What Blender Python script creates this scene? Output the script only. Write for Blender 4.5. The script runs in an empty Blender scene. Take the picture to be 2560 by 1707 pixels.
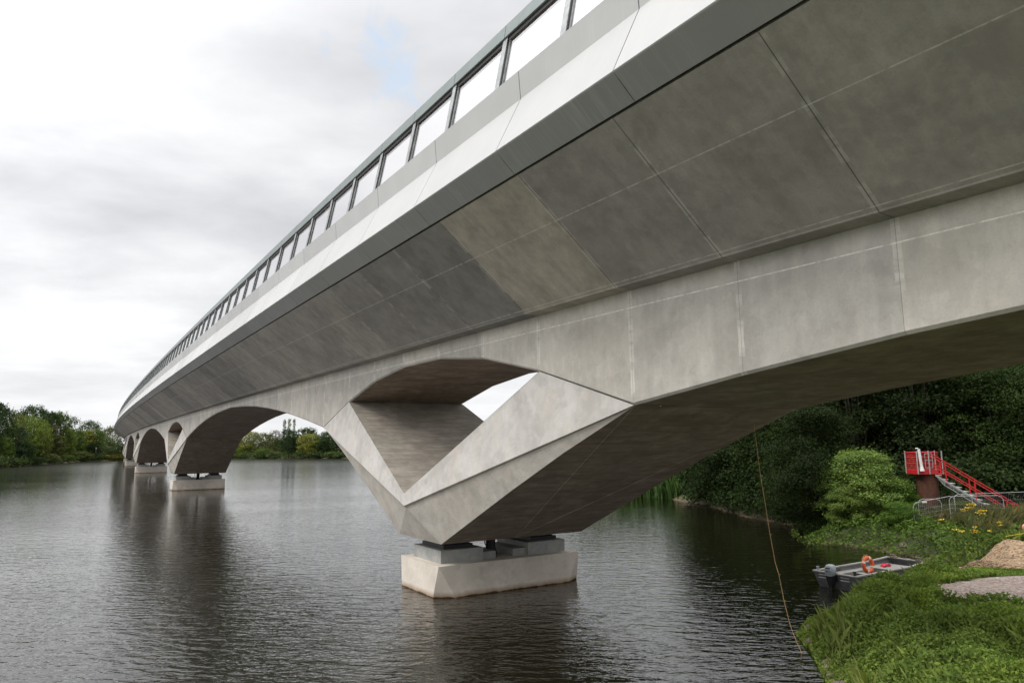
import bpy, math, random
import numpy as np
from mathutils import Vector, Matrix

sc = bpy.context.scene
R = math.radians

# ------------------------------------------------------------------ camera
CAM_Z = 5.5416
PITCH, ROLL = 0.143327, -0.0119457
cd = bpy.data.cameras.new("camera")
cam = bpy.data.objects.new("camera", cd)
sc.collection.objects.link(cam)
sc.camera = cam
cd.sensor_width = 36.0
cd.lens = 1774.72 / 2560 * 36
cd.clip_start = 0.1
cd.clip_end = 6000
_cp, _sp, _cr, _sr = math.cos(PITCH), math.sin(PITCH), math.cos(ROLL), math.sin(ROLL)
_r = Vector((_cr, -_sr * _sp, _sr * _cp))
_u = Vector((-_sr, -_cr * _sp, _cr * _cp))
_f = Vector((0, _cp, _sp))
m4 = Matrix.Identity(4)
for i in range(3):
    m4[i][0], m4[i][1], m4[i][2] = _r[i], _u[i], -_f[i]
m4[2][3] = CAM_Z
cam.matrix_world = m4

# ------------------------------------------------------------------ light and sky
sc.view_settings.view_transform = 'Standard'
sc.view_settings.look = 'None'
sc.view_settings.gamma = 1.0
sc.view_settings.exposure = 0.54
SUN_AZ, SUN_EL = R(250), R(48)          # compass bearing (from +y, clockwise) and height of the veiled sun
sund = Vector((math.sin(SUN_AZ) * math.cos(SUN_EL), math.cos(SUN_AZ) * math.cos(SUN_EL), math.sin(SUN_EL)))
sl = bpy.data.lights.new("sun", 'SUN')
sl.energy = 1.0
sl.angle = R(14)
sl.color = (1.0, 0.955, 0.89)
sun = bpy.data.objects.new("sun", sl)
sc.collection.objects.link(sun)
sun.rotation_euler = (-sund).to_track_quat('-Z', 'Y').to_euler()
sun.location = (0, 0, 80)

world = bpy.data.worlds.new("World")
sc.world = world
world.use_nodes = True


class NT:
    """small helper round a node tree"""
    def __init__(s, tree):
        s.t = tree
        s.t.nodes.clear()

    def n(s, typ, **kw):
        nd = s.t.nodes.new(typ)
        for k, v in kw.items():
            if k in nd.inputs.keys() if isinstance(k, str) else False:
                pass
            setattr(nd, k, v)
        return nd

    def l(s, a, b):
        s.t.links.new(a, b)

    def put(s, sock, v):
        if isinstance(v, bpy.types.NodeSocket):
            s.l(v, sock)
        elif v is not None:
            if sock.type == 'RGBA' and not hasattr(v, '__len__'):
                v = (v, v, v, 1)
            elif sock.type == 'RGBA' and len(v) == 3:
                v = (*v, 1)
            sock.default_value = v

    def math(s, op, a, b=None, c=None, clamp=False):
        nd = s.n('ShaderNodeMath', operation=op, use_clamp=clamp)
        s.put(nd.inputs[0], a)
        if b is not None: s.put(nd.inputs[1], b)
        if c is not None: s.put(nd.inputs[2], c)
        return nd.outputs[0]

    def vmath(s, op, a, b=None, out=0):
        nd = s.n('ShaderNodeVectorMath', operation=op)
        s.put(nd.inputs[0], a)
        if b is not None: s.put(nd.inputs[1], b)
        return nd.outputs[out]

    def mix(s, f, a, b, mode='MIX'):
        nd = s.n('ShaderNodeMix', data_type='RGBA', blend_type=mode)
        nd.clamp_factor = True
        s.put(nd.inputs[0], f); s.put(nd.inputs[6], a); s.put(nd.inputs[7], b)
        return nd.outputs[2]

    def ramp(s, f, stops, interp='LINEAR'):
        nd = s.n('ShaderNodeValToRGB')
        cr = nd.color_ramp
        cr.interpolation = interp
        while len(cr.elements) < len(stops): cr.elements.new(0.5)
        for e, (p, c) in zip(cr.elements, stops):
            e.position = p
            e.color = (c, c, c, 1) if not hasattr(c, '__len__') else (*c, 1)
        s.put(nd.inputs[0], f)
        return nd.outputs[0]

    def noise(s, vec, scale, detail=4, rough=0.55, dist=0.0, out=0):
        nd = s.n('ShaderNodeTexNoise')
        if vec is not None: s.l(vec, nd.inputs['Vector'])
        nd.inputs['Scale'].default_value = scale
        nd.inputs['Detail'].default_value = detail
        nd.inputs['Roughness'].default_value = rough
        nd.inputs['Distortion'].default_value = dist
        return nd.outputs[out]

    def vscale(s, vec, v):
        return s.vmath('MULTIPLY', vec, v)

    def obj(s):
        return s.n('ShaderNodeTexCoord').outputs['Object']

    def pos(s):
        return s.n('ShaderNodeNewGeometry').outputs['Position']

    def sep(s, v):
        nd = s.n('ShaderNodeSeparateXYZ'); s.put(nd.inputs[0], v)
        return nd.outputs

    def comb(s, x, y, z):
        nd = s.n('ShaderNodeCombineXYZ')
        s.put(nd.inputs[0], x); s.put(nd.inputs[1], y); s.put(nd.inputs[2], z)
        return nd.outputs[0]


w = NT(world.node_tree)
sky = w.n('ShaderNodeTexSky', sky_type='NISHITA', sun_disc=False)
sky.sun_elevation = SUN_EL
sky.sun_rotation = SUN_AZ
d = w.vmath('NORMALIZE', w.n('ShaderNodeTexCoord').outputs['Generated'])
dx, dy, dz = w.sep(d)
den = w.math('ADD', w.math('MAXIMUM', dz, 0.0), 0.16)
pl = w.comb(w.math('DIVIDE', dx, den), w.math('DIVIDE', dy, den), 0.0)
plo = w.vmath('ADD', pl, (3.4, 0.9, 0.0))
n1 = w.noise(w.vscale(plo, (1.0, 1.0, 1.0)), 0.85, 6, 0.52, 0.25)
n2 = w.noise(w.vscale(plo, (1.0, 1.3, 1.0)), 3.2, 7, 0.55, 0.3)
cl = w.math('ADD', w.math('MULTIPLY', n1, 0.78), w.math('MULTIPLY', n2, 0.22))
cloud = w.ramp(cl, [(0.38, (0.44, 0.44, 0.45)), (0.47, (0.52, 0.52, 0.53)), (0.55, (0.60, 0.60, 0.606)), (0.62, (0.67, 0.67, 0.67)), (0.72, (0.80, 0.80, 0.80))])
cloud = w.mix(w.math('SUBTRACT', 1.0, w.math('MULTIPLY', dz, 5.0), clamp=True), cloud, w.mix(0.6, cloud, (0.73, 0.735, 0.75)))
# the one break in the cloud, high and a little left of the view axis
hole_dir = Vector((-0.158, 0.857, 0.49)).normalized()
hd = w.vmath('DISTANCE', d, tuple(hole_dir), out=1)
hn = w.noise(d, 14.0, 7, 0.62, 0.8)
hole = w.math('SUBTRACT', 1.0, w.math('DIVIDE', w.math('ADD', hd, w.math('MULTIPLY', w.math('SUBTRACT', hn, 0.5), 0.24)), 0.062), clamp=True)
bluesky = w.vscale(sky.outputs[0], (0.11, 0.11, 0.11))
bs = w.mix(0.85, bluesky, (0.50, 0.60, 0.72))
col = cloud
dot = w.vmath('DOT_PRODUCT', d, tuple(sund), out=1)
zen = w.math('ADD', 1.0, w.math('MULTIPLY', w.math('MAXIMUM', w.math('SUBTRACT', dz, 0.50), 0.0), 3.6))
col = w.mix(1.0, col, w.comb(zen, zen, zen), 'MULTIPLY')
glow = w.math('ADD', 1.0, w.math('MULTIPLY', w.math('POWER', w.math('MAXIMUM', dot, 0.0), 2.0), 1.3))
col = w.mix(1.0, col, w.comb(glow, glow, glow), 'MULTIPLY')
col = w.mix(w.math('MULTIPLY', hole, 0.8), col, bs)
col = w.mix(0.04, col, bluesky)
bg = w.n('ShaderNodeBackground'); w.l(col, bg.inputs[0]); bg.inputs[1].default_value = 1.0
wo = w.n('ShaderNodeOutputWorld'); w.l(bg.outputs[0], wo.inputs[0])

sc.cycles.max_bounces = 6
sc.cycles.sample_clamp_indirect = 6.0
try:
    sc.cycles.use_denoising = True
except Exception:
    pass

# ------------------------------------------------------------------ object helpers
C = sc.collection


def tag(o, label=None, cat=None, group=None, kind=None):
    if label: o['label'] = label
    if cat: o['category'] = cat
    if group: o['group'] = group
    if kind: o['kind'] = kind
    return o


def empty(name, loc=(0, 0, 0), rz=0.0):
    o = bpy.data.objects.new(name, None)
    o.location = loc
    o.rotation_euler = (0, 0, rz)
    o.empty_display_size = 0.3
    C.objects.link(o)
    return o


class MB:
    """collects polygons with two uv sets, a random value per face and a material slot"""
    def __init__(s):
        s.v = []; s.f = []; s.u1 = []; s.u2 = []; s.r = []; s.m = []

    def poly(s, pts, uv1=None, uv2=None, rnd=0.5, mat=0):
        i = len(s.v)
        s.v.extend([tuple(map(float, p)) for p in pts])
        n = len(pts)
        s.f.append(tuple(range(i, i + n)))
        s.u1.extend(uv1 if uv1 is not None else [(0.0, 0.0)] * n)
        s.u2.extend(uv2 if uv2 is not None else [(9.0, 9.0)] * n)
        s.r.append(rnd); s.m.append(mat)

    def box(s, lo, hi, rnd=0.5, mat=0, M=None):
        x0, y0, z0 = lo; x1, y1, z1 = hi
        c = [(x0, y0, z0), (x1, y0, z0), (x1, y1, z0), (x0, y1, z0), (x0, y0, z1), (x1, y0, z1), (x1, y1, z1), (x0, y1, z1)]
        if M is not None: c = [tuple(M @ Vector(p)) for p in c]
        for q in ((0, 3, 2, 1), (4, 5, 6, 7), (0, 1, 5, 4), (1, 2, 6, 5), (2, 3, 7, 6), (3, 0, 4, 7)):
            s.poly([c[k] for k in q], rnd=rnd, mat=mat)

    def prism(s, a, b, rnd=0.5, mat=0):
        """closed prism between two matching loops"""
        n = len(a)
        for k in range(n):
            j = (k + 1) % n
            s.poly([a[k], a[j], b[j], b[k]], rnd=rnd, mat=mat)
        s.poly(list(reversed(a)), rnd=rnd, mat=mat)
        s.poly(list(b), rnd=rnd, mat=mat)

    def tube(s, pts, rad, n=8, rnd=0.5, mat=0, cap=True):
        pts = [Vector(p) for p in pts]
        if not hasattr(rad, '__len__'): rad = [rad] * len(pts)
        rings = []
        ref = None
        for i, p in enumerate(pts):
            t = (pts[min(i + 1, len(pts) - 1)] - pts[max(i - 1, 0)]).normalized()
            if ref is None:
                ref = Vector((0, 0, 1)) if abs(t.z) < 0.9 else Vector((1, 0, 0))
            a = t.cross(ref)
            if a.length < 1e-4: a = t.cross(Vector((0.3, 0.9, 0.2)))
            a.normalize(); b = t.cross(a).normalized()
            ref = a.cross(t)
            rings.append([p + (a * math.cos(q) + b * math.sin(q)) * rad[i] for q in [2 * math.pi * k / n for k in range(n)]])
        for i in range(len(rings) - 1):
            for k in range(n):
                j = (k + 1) % n
                s.poly([rings[i][k], rings[i][j], rings[i + 1][j], rings[i + 1][k]], rnd=rnd, mat=mat)
        if cap:
            s.poly(list(reversed(rings[0])), rnd=rnd, mat=mat); s.poly(rings[-1], rnd=rnd, mat=mat)

    def build(s, name, mats, parent=None, smooth=False, merge=False):
        me = bpy.data.meshes.new(name)
        me.from_pydata(s.v, [], s.f)
        for nm, arr in (('POS', s.u1), ('SEG', s.u2)):
            uv = me.uv_layers.new(name=nm)
            uv.data.foreach_set('uv', np.array(arr, 'f').ravel())
        at = me.attributes.new('rnd', 'FLOAT', 'FACE')
        at.data.foreach_set('value', np.array(s.r, 'f'))
        if not isinstance(mats, (list, tuple)): mats = [mats]
        for m in mats: me.materials.append(m)
        me.polygons.foreach_set('material_index', np.array(s.m, 'i'))
        if merge or smooth:
            import bmesh
            b = bmesh.new(); b.from_mesh(me)
            bmesh.ops.remove_doubles(b, verts=b.verts, dist=1e-4)
            b.to_mesh(me); b.free()
        if smooth:
            me.polygons.foreach_set('use_smooth', np.ones(len(me.polygons), bool))
        me.update()
        o = bpy.data.objects.new(name, me)
        C.objects.link(o)
        if parent: o.parent = parent
        return o


def fastmesh(name, V, F, mats, rnd=None, parent=None, smooth=False):
    """V (n,3), F (m,4) or (m,3) numpy"""
    me = bpy.data.meshes.new(name)
    k = F.shape[1]
    me.vertices.add(len(V)); me.vertices.foreach_set('co', V.astype('f').ravel())
    me.loops.add(F.size); me.loops.foreach_set('vertex_index', F.astype('i').ravel())
    me.polygons.add(len(F)); me.polygons.foreach_set('loop_start', (np.arange(len(F)) * k).astype('i'))
    if rnd is not None:
        at = me.attributes.new('rnd', 'FLOAT', 'FACE'); at.data.foreach_set('value', rnd.astype('f'))
    if not isinstance(mats, (list, tuple)): mats = [mats]
    for m in mats: me.materials.append(m)
    me.update(calc_edges=True)
    if smooth: me.polygons.foreach_set('use_smooth', np.ones(len(F), bool))
    o = bpy.data.objects.new(name, me)
    C.objects.link(o)
    if parent: o.parent = parent
    return o


# ------------------------------------------------------------------ materials
def mat(name):
    m = bpy.data.materials.new(name)
    m.use_nodes = True
    t = NT(m.node_tree)
    out = t.n('ShaderNodeOutputMaterial')
    b = t.n('ShaderNodeBsdfPrincipled')
    t.l(b.outputs[0], out.inputs[0])
    return m, t, b, out


def attr(t, name='rnd'):
    return t.n('ShaderNodeAttribute', attribute_name=name).outputs['Fac']


def concrete(name, c1, c2, seg=False, rough_bump=0.0, warm=0.0, board=False, tint=None, line_v=None, stain=0.0):
    m, t, b, out = mat(name)
    p = t.pos()
    big = t.noise(p, 0.55, 5, 0.62, 0.0)
    mid = t.noise(p, 2.6, 4, 0.65, 0.0)
    fine = t.noise(p, 26.0, 2, 0.7)
    f = t.math('ADD', t.math('MULTIPLY', big, 0.65), t.math('MULTIPLY', mid, 0.35))
    col = t.mix(t.ramp(f, [(0.40, 0.0), (0.59, 1.0)]), c1, c2)
    # patchy pale and rusty discolouration
    pt = t.noise(p, 1.3, 6, 0.68, 0.25)
    col = t.mix(t.math('MULTIPLY', t.ramp(pt, [(0.50, 0.0), (0.66, 1.0)]), (0.10 if seg else 0.30) + 0.25 * warm), col, (0.50, 0.42, 0.35))
    col = t.mix(t.math('MULTIPLY', t.ramp(pt, [(0.34, 1.0), (0.46, 0.0)]), 0.28), col, tuple(0.72 * x for x in c1))
    bl = t.noise(p, 0.75, 8, 0.62, 0.1)
    col = t.mix(t.math('MULTIPLY', t.ramp(bl, [(0.555, 0.0), (0.575, 1.0)]), 0.16), col, tuple(min(1, 1.30 * x) for x in c2))
    col = t.mix(t.math('MULTIPLY', t.ramp(bl, [(0.425, 1.0), (0.445, 0.0)]), 0.20), col, tuple(0.72 * x for x in c1))
    # little scuffs
    sc_ = t.noise(t.vscale(p, (1.0, 1.0, 5.0)), 9.0, 3, 0.6, 0.4)
    col = t.mix(t.math('MULTIPLY', t.ramp(sc_, [(0.66, 0.0), (0.72, 1.0)]), 0.20), col, tuple(min(1, 1.5 * x) for x in c2))
    col = t.mix(t.math('MULTIPLY', t.ramp(fine, [(0.3, 1.0), (0.5, 0.0)]), 0.25), col, tuple(0.75 * x for x in c1))
    if board:
        bn = t.noise(t.vscale(p, (0.5, 0.5, 8.0)), 1.3, 5, 0.7, 0.5)
        col = t.mix(t.math('MULTIPLY', t.ramp(bn, [(0.42, 1.0), (0.56, 0.0)]), 0.5), col, tuple(0.6 * x for x in c1))
    if seg:
        uv = t.n('ShaderNodeUVMap', uv_map='SEG').outputs[0]
        a, c, _ = t.sep(uv)
        dist = t.math('MINIMUM', a, c)
        r = attr(t)
        tcol = t.ramp(r, [(0.0, (0.66, 0.67, 0.68)), (0.35, (0.86, 0.86, 0.86)), (0.7, (1.0, 0.99, 0.97)), (0.9, (1.12, 1.10, 1.06)), (1.0, (1.24, 1.19, 1.07))])
        col = t.mix(1.0, col, tcol, 'MULTIPLY')
        uvp = t.n('ShaderNodeUVMap', uv_map='POS').outputs[0]
        su, sv, _ = t.sep(uvp)
        # washes running across the section
        wn = t.noise(t.comb(t.math('MULTIPLY', su, 3.0), t.math('MULTIPLY', sv, 0.35), 0.0), 1.4, 5, 0.6)
        col = t.mix(t.math('MULTIPLY', t.ramp(wn, [(0.4, 0.0), (0.65, 1.0)]), 0.22), col, tuple(0.68 * x for x in c1))
        # pale grout along some joints
        gn_ = t.noise(t.comb(t.math('MULTIPLY', su, 0.25), t.math('MULTIPLY', sv, 0.8), 0.0), 2.2, 4, 0.6)
        gw = t.math('MULTIPLY', t.math('LESS_THAN', t.math('ADD', dist, t.math('MULTIPLY', t.math('SUBTRACT', gn_, 0.5), 0.12)), 0.085), t.ramp(gn_, [(0.44, 0.0), (0.56, 1.0)]))
        col = t.mix(t.math('MULTIPLY', gw, 0.36), col, tuple(min(1, 1.7 * x) for x in c2))
        col = t.mix(t.math('MULTIPLY', t.math('LESS_THAN', dist, 0.011 if len(line_v) > 1 else 0.006), 0.75 if len(line_v) > 1 else 0.5), col, (0.05, 0.05, 0.045))
        if line_v:
            for lv in line_v:
                dn = t.noise(t.comb(t.math('MULTIPLY', su, 1.5), 0.0, 0.0), 2.5, 5, 0.7)
                on = t.math('LESS_THAN', t.math('ABSOLUTE', t.math('SUBTRACT', sv, lv)), 0.013)
                col = t.mix(t.math('MULTIPLY', t.math('MULTIPLY', on, t.ramp(dn, [(0.4, 0.1), (0.55, 1.0)])), 0.5), col, tuple(min(1, 2.0 * x) for x in c2))
    if stain:
        z = t.sep(p)[2]
        zn = t.math('ADD', z, t.math('MULTIPLY', t.noise(p, 3.0, 4, 0.6), 0.12))
        col = t.mix(t.math('MULTIPLY', t.math('SUBTRACT', 1.0, t.math('DIVIDE', t.math('SUBTRACT', zn, 0.08), 0.20), clamp=True), 0.85), col, (0.22, 0.12, 0.05))
        col = t.mix(t.math('MULTIPLY', t.math('LESS_THAN', zn, 0.085), 0.9), col, (0.03, 0.025, 0.012))
    t.put(b.inputs['Base Color'], col)
    t.put(b.inputs['Roughness'], 0.82)
    b.inputs['Specular IOR Level'].default_value = 0.3
    h = t.math('ADD', t.math('MULTIPLY', fine, 0.35), t.math('MULTIPLY', mid, 0.65))
    bp = t.n('ShaderNodeBump'); bp.inputs['Strength'].default_value = 0.25; bp.inputs['Distance'].default_value = 0.02
    if rough_bump:
        st = t.noise(p, 16.0, 4, 0.75)
        h = t.math('ADD', h, t.math('MULTIPLY', st, rough_bump))
        bp.inputs['Strength'].default_value = 0.55
    t.put(bp.inputs['Height'], h)
    t.l(bp.outputs[0], b.inputs['Normal'])
    return m


M = {}
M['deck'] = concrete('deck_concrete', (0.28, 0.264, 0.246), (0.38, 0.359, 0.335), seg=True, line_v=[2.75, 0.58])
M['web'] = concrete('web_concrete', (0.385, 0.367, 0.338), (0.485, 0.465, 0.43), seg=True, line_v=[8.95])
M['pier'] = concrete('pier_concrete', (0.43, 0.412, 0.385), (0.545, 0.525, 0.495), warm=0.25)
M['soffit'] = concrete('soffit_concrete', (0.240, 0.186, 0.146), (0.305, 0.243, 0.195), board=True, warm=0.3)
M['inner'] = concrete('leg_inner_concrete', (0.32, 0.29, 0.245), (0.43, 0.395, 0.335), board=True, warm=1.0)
M['rough'] = concrete('tooled_concrete', (0.35, 0.325, 0.285), (0.45, 0.42, 0.375), rough_bump=1.6, warm=0.2)
M['cap'] = concrete('footing_concrete', (0.50, 0.45, 0.385), (0.60, 0.55, 0.48), rough_bump=0.9, warm=0.1, stain=1.0)
M['plinth'] = concrete('plinth_concrete', (0.24, 0.245, 0.235), (0.33, 0.335, 0.325))


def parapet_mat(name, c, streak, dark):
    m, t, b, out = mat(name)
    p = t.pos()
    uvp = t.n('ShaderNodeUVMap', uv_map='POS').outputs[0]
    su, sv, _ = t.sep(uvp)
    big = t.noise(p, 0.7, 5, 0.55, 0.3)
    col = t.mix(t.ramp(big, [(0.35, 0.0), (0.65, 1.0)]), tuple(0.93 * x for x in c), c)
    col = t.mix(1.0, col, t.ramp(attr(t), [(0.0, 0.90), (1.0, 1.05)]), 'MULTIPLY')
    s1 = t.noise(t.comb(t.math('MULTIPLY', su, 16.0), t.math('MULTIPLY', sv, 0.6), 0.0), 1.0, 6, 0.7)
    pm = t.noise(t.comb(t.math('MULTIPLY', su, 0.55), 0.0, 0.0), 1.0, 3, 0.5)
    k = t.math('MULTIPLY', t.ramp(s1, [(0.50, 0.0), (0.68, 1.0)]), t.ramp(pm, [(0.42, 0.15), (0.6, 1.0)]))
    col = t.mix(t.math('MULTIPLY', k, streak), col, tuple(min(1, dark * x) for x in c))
    t.put(b.inputs['Base Color'], col)
    b.inputs['Roughness'].default_value = 0.6
    return m


M['parapet'] = parapet_mat('parapet_concrete', (0.415, 0.415, 0.41), 0.22, 1.25)
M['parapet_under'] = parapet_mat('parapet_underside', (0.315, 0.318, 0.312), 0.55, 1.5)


def simple(name, c, rough=0.5, metal=0.0, var=0.12, scale=3.0, bump=0.0, c2=None):
    m, t, b, out = mat(name)
    p = t.obj()
    nn = t.noise(p, scale, 5, 0.65, 0.3)
    a = tuple(x * (1 - var) for x in c)
    bcol = c2 if c2 else tuple(min(1, x * (1 + var)) for x in c)
    t.put(b.inputs['Base Color'], t.mix(t.ramp(nn, [(0.35, 0.0), (0.65, 1.0)]), a, bcol))
    b.inputs['Metallic'].default_value = metal
    t.put(b.inputs['Roughness'], t.math('ADD', rough - 0.08, t.math('MULTIPLY', nn, 0.16)))
    if bump:
        bp = t.n('ShaderNodeBump'); bp.inputs['Strength'].default_value = bump; bp.inputs['Distance'].default_value = 0.02
        t.put(bp.inputs['Height'], nn); t.l(bp.outputs[0], b.inputs['Normal'])
    return m


M['rail'] = simple('rail_metal', (0.14, 0.17, 0.163), 0.4, 0.3, 0.15, 1.2)
M['post'] = simple('post_steel', (0.28, 0.29, 0.29), 0.42, 0.45, 0.25, 4.0)
M['gasket'] = simple('gasket_rubber', (0.035, 0.03, 0.03), 0.6)
M['darksteel'] = simple('dark_steel', (0.022, 0.022, 0.024), 0.5, 0.3)
M['gap'] = simple('joint_backing', (0.03, 0.03, 0.03), 0.9)
M['red'] = simple('red_paint', (0.50, 0.016, 0.022), 0.45, 0.0, 0.18, 5.0)
M['galv'] = simple('galvanised_steel', (0.36, 0.37, 0.36), 0.5, 0.3, 0.15, 6.0)
M['tread'] = simple('stair_tread', (0.45, 0.40, 0.36), 0.7, 0.0, 0.15, 6.0)
M['rust'] = simple('rusty_pile', (0.085, 0.030, 0.016), 0.8, 0.0, 0.35, 3.0, 0.3)
M['white'] = simple('white_plastic', (0.75, 0.75, 0.73), 0.4, 0.0, 0.05)
M['alu'] = simple('boat_aluminium', (0.24, 0.235, 0.225), 0.45, 0.3, 0.2, 5.0)
M['aludark'] = simple('boat_hull_dark', (0.12, 0.125, 0.13), 0.5, 0.2, 0.25, 4.0)
M['gunwale'] = simple('boat_gunwale', (0.31, 0.295, 0.27), 0.5, 0.2, 0.15, 5.0)
M['orange'] = simple('buoy_orange', (0.72, 0.115, 0.025), 0.45, 0.0, 0.12, 8.0)
M['grey'] = simple('cowl_grey', (0.30, 0.33, 0.35), 0.35)
M['black'] = simple('black_plastic', (0.012, 0.013, 0.015), 0.45)
M['redcloth'] = simple('red_cloth', (0.62, 0.02, 0.045), 0.8, 0.0, 0.25, 14.0, 0.5)
M['blue'] = simple('blue_paint', (0.03, 0.045, 0.12), 0.5)
M['rope'] = simple('rope_fibre', (0.42, 0.27, 0.12), 0.8, 0.0, 0.2, 20.0)
M['pink'] = simple('pink_plastic', (0.62, 0.25, 0.20), 0.5)
M['stone'] = simple('bank_stone', (0.20, 0.17, 0.13), 0.9, 0.0, 0.35, 4.0, 0.6)
M['wood'] = simple('weathered_wood', (0.05, 0.035, 0.025), 0.85, 0.0, 0.35, 6.0, 0.4)
M['bark'] = simple('tree_bark', (0.045, 0.038, 0.028), 0.9, 0.0, 0.35, 5.0, 0.7)
M['yellow'] = simple('yellow_petals', (0.60, 0.42, 0.01), 0.6, 0.0, 0.2, 30.0)
M['stemgreen'] = simple('plant_stem', (0.05, 0.085, 0.02), 0.7)

# glass of the barrier: nearly clear
m, t, b, out = mat('barrier_glass')
tr = t.n('ShaderNodeBsdfTransparent'); tr.inputs[0].default_value = (0.98, 0.975, 0.98, 1)
gl = t.n('ShaderNodeBsdfGlossy'); gl.inputs['Roughness'].default_value = 0.03
fr = t.n('ShaderNodeFresnel'); fr.inputs[0].default_value = 1.35
ms = t.n('ShaderNodeMixShader')
t.l(t.math('MULTIPLY', fr.outputs[0], 0.4), ms.inputs[0]); t.l(tr.outputs[0], ms.inputs[1]); t.l(gl.outputs[0], ms.inputs[2]); t.l(ms.outputs[0], out.inputs[0])
M['glass'] = m

# foliage: colour comes from the object, brightened or darkened leaf by leaf
def foliage(name, trans=0.25, spread=0.5):
    m, t, b, out = mat(name)
    oi = t.n('ShaderNodeObjectInfo')
    r = attr(t)
    col = t.mix(1.0, oi.outputs['Color'], t.ramp(r, [(0.0, (1 - spread, 1 - spread, 1 - spread * 0.9)), (0.6, (1.0, 1.0, 1.0)), (1.0, (1 + spread * 1.5, 1 + spread * 1.3, 1 + spread * 0.5))]), 'MULTIPLY')
    p = t.pos()
    pn = t.math('ADD', t.math('MULTIPLY', t.noise(p, 0.35, 3, 0.5), 0.55), t.math('MULTIPLY', t.noise(p, 1.7, 3, 0.5), 0.45))
    col = t.mix(1.0, col, t.ramp(pn, [(0.3, (0.72, 0.8, 0.8)), (0.7, (1.25, 1.15, 0.95))]), 'MULTIPLY')
    t.put(b.inputs['Base Color'], col)
    b.inputs['Roughness'].default_value = 0.7
    b.inputs['Specular IOR Level'].default_value = 0.10
    tl = t.n('ShaderNodeBsdfTranslucent'); t.put(tl.inputs[0], t.mix(1.0, col, (1.3, 1.5, 0.6), 'MULTIPLY'))
    ms = t.n('ShaderNodeMixShader'); ms.inputs[0].default_value = trans
    t.l(b.outputs[0], ms.inputs[1]); t.l(tl.outputs[0], ms.inputs[2]); t.l(ms.outputs[0], out.inputs[0])
    return m


M['leaf'] = foliage('foliage')

# ground
m, t, b, out = mat('bank_ground')
p = t.pos()
n_ = t.noise(p, 0.8, 6, 0.6, 0.4)
n3 = t.noise(p, 9.0, 5, 0.7)
col = t.mix(t.ramp(n_, [(0.4, 0.0), (0.6, 1.0)]), (0.045, 0.06, 0.02), (0.075, 0.085, 0.03))
col = t.mix(t.math('MULTIPLY', t.ramp(n3, [(0.5, 0.0), (0.7, 1.0)]), 0.5), col, (0.10, 0.08, 0.05))
z = t.sep(p)[2]
col = t.mix(t.math('SUBTRACT', 1.0, t.math('DIVIDE', z, 0.30), clamp=True), col, (0.12, 0.085, 0.055))
t.put(b.inputs['Base Color'], col); b.inputs['Roughness'].default_value = 0.95
bp = t.n('ShaderNodeBump'); bp.inputs['Strength'].default_value = 0.8; bp.inputs['Distance'].default_value = 0.06
t.put(bp.inputs['Height'], n3); t.l(bp.outputs[0], b.inputs['Normal'])
M['ground'] = m

m, t, b, out = mat('gravel')
p = t.pos()
vo = t.n('ShaderNodeTexVoronoi'); vo.inputs['Scale'].default_value = 16.0; t.l(p, vo.inputs['Vector'])
g1 = t.ramp(t.sep(vo.outputs['Color'])[0], [(0.0, (0.17, 0.13, 0.11)), (0.5, (0.36, 0.29, 0.25)), (1.0, (0.56, 0.49, 0.44))])
t.put(b.inputs['Base Color'], t.mix(t.math('MULTIPLY', t.noise(p, 1.5, 4), 0.5), g1, (0.30, 0.20, 0.15)))
b.inputs['Roughness'].default_value = 0.95
bp = t.n('ShaderNodeBump'); bp.inputs['Strength'].default_value = 1.0; bp.inputs['Distance'].default_value = 0.04
t.put(bp.inputs['Height'], t.math('SUBTRACT', 1.0, vo.outputs['Distance'])); t.l(bp.outputs[0], b.inputs['Normal'])
M['gravel'] = m

m, t, b, out = mat('woodchip')
p = t.pos()
vo = t.n('ShaderNodeTexVoronoi'); vo.inputs['Scale'].default_value = 14.0; t.l(t.vscale(p, (1.0, 1.0, 2.0)), vo.inputs['Vector'])
g1 = t.ramp(t.sep(vo.outputs['Color'])[1], [(0.0, (0.12, 0.07, 0.035)), (0.5, (0.34, 0.22, 0.12)), (1.0, (0.52, 0.38, 0.24))])
bn = t.ramp(t.noise(p, 1.1, 4, 0.6), [(0.5, 0.0), (0.68, 1.0)])
t.put(b.inputs['Base Color'], t.mix(t.math('MULTIPLY', bn, 0.7), g1, (0.10, 0.065, 0.04)))
b.inputs['Roughness'].default_value = 0.95
bp = t.n('ShaderNodeBump'); bp.inputs['Strength'].default_value = 1.0; bp.inputs['Distance'].default_value = 0.05
t.put(bp.inputs['Height'], vo.outputs['Distance']); t.l(bp.outputs[0], b.inputs['Normal'])
M['chip'] = m

# water: dark lake with wind ripples
m, t, b, out = mat('lake_water')
p = t.pos()
def rot(v, a, sx, sy):
    x, y, _ = t.sep(v)
    ca, sa = math.cos(a), math.sin(a)
    xr = t.math('ADD', t.math('MULTIPLY', x, ca), t.math('MULTIPLY', y, sa))
    yr = t.math('SUBTRACT', t.math('MULTIPLY', y, ca), t.math('MULTIPLY', x, sa))
    return t.comb(t.math('MULTIPLY', xr, sx), t.math('MULTIPLY', yr, sy), 0.0)
w1 = t.noise(rot(p, 0.10, 0.55, 1.5), 1.0, 3, 0.5, 0.5)
w2 = t.noise(rot(p, -0.22, 1.3, 3.2), 1.0, 2, 0.5, 0.5)
w3 = t.noise(rot(p, 0.28, 3.6, 8.0), 1.0, 2, 0.55, 0.3)
gust = t.ramp(t.noise(rot(p, 0.3, 0.03, 0.06), 1.0, 3, 0.5), [(0.35, 0.7), (0.65, 1.15)])
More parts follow.
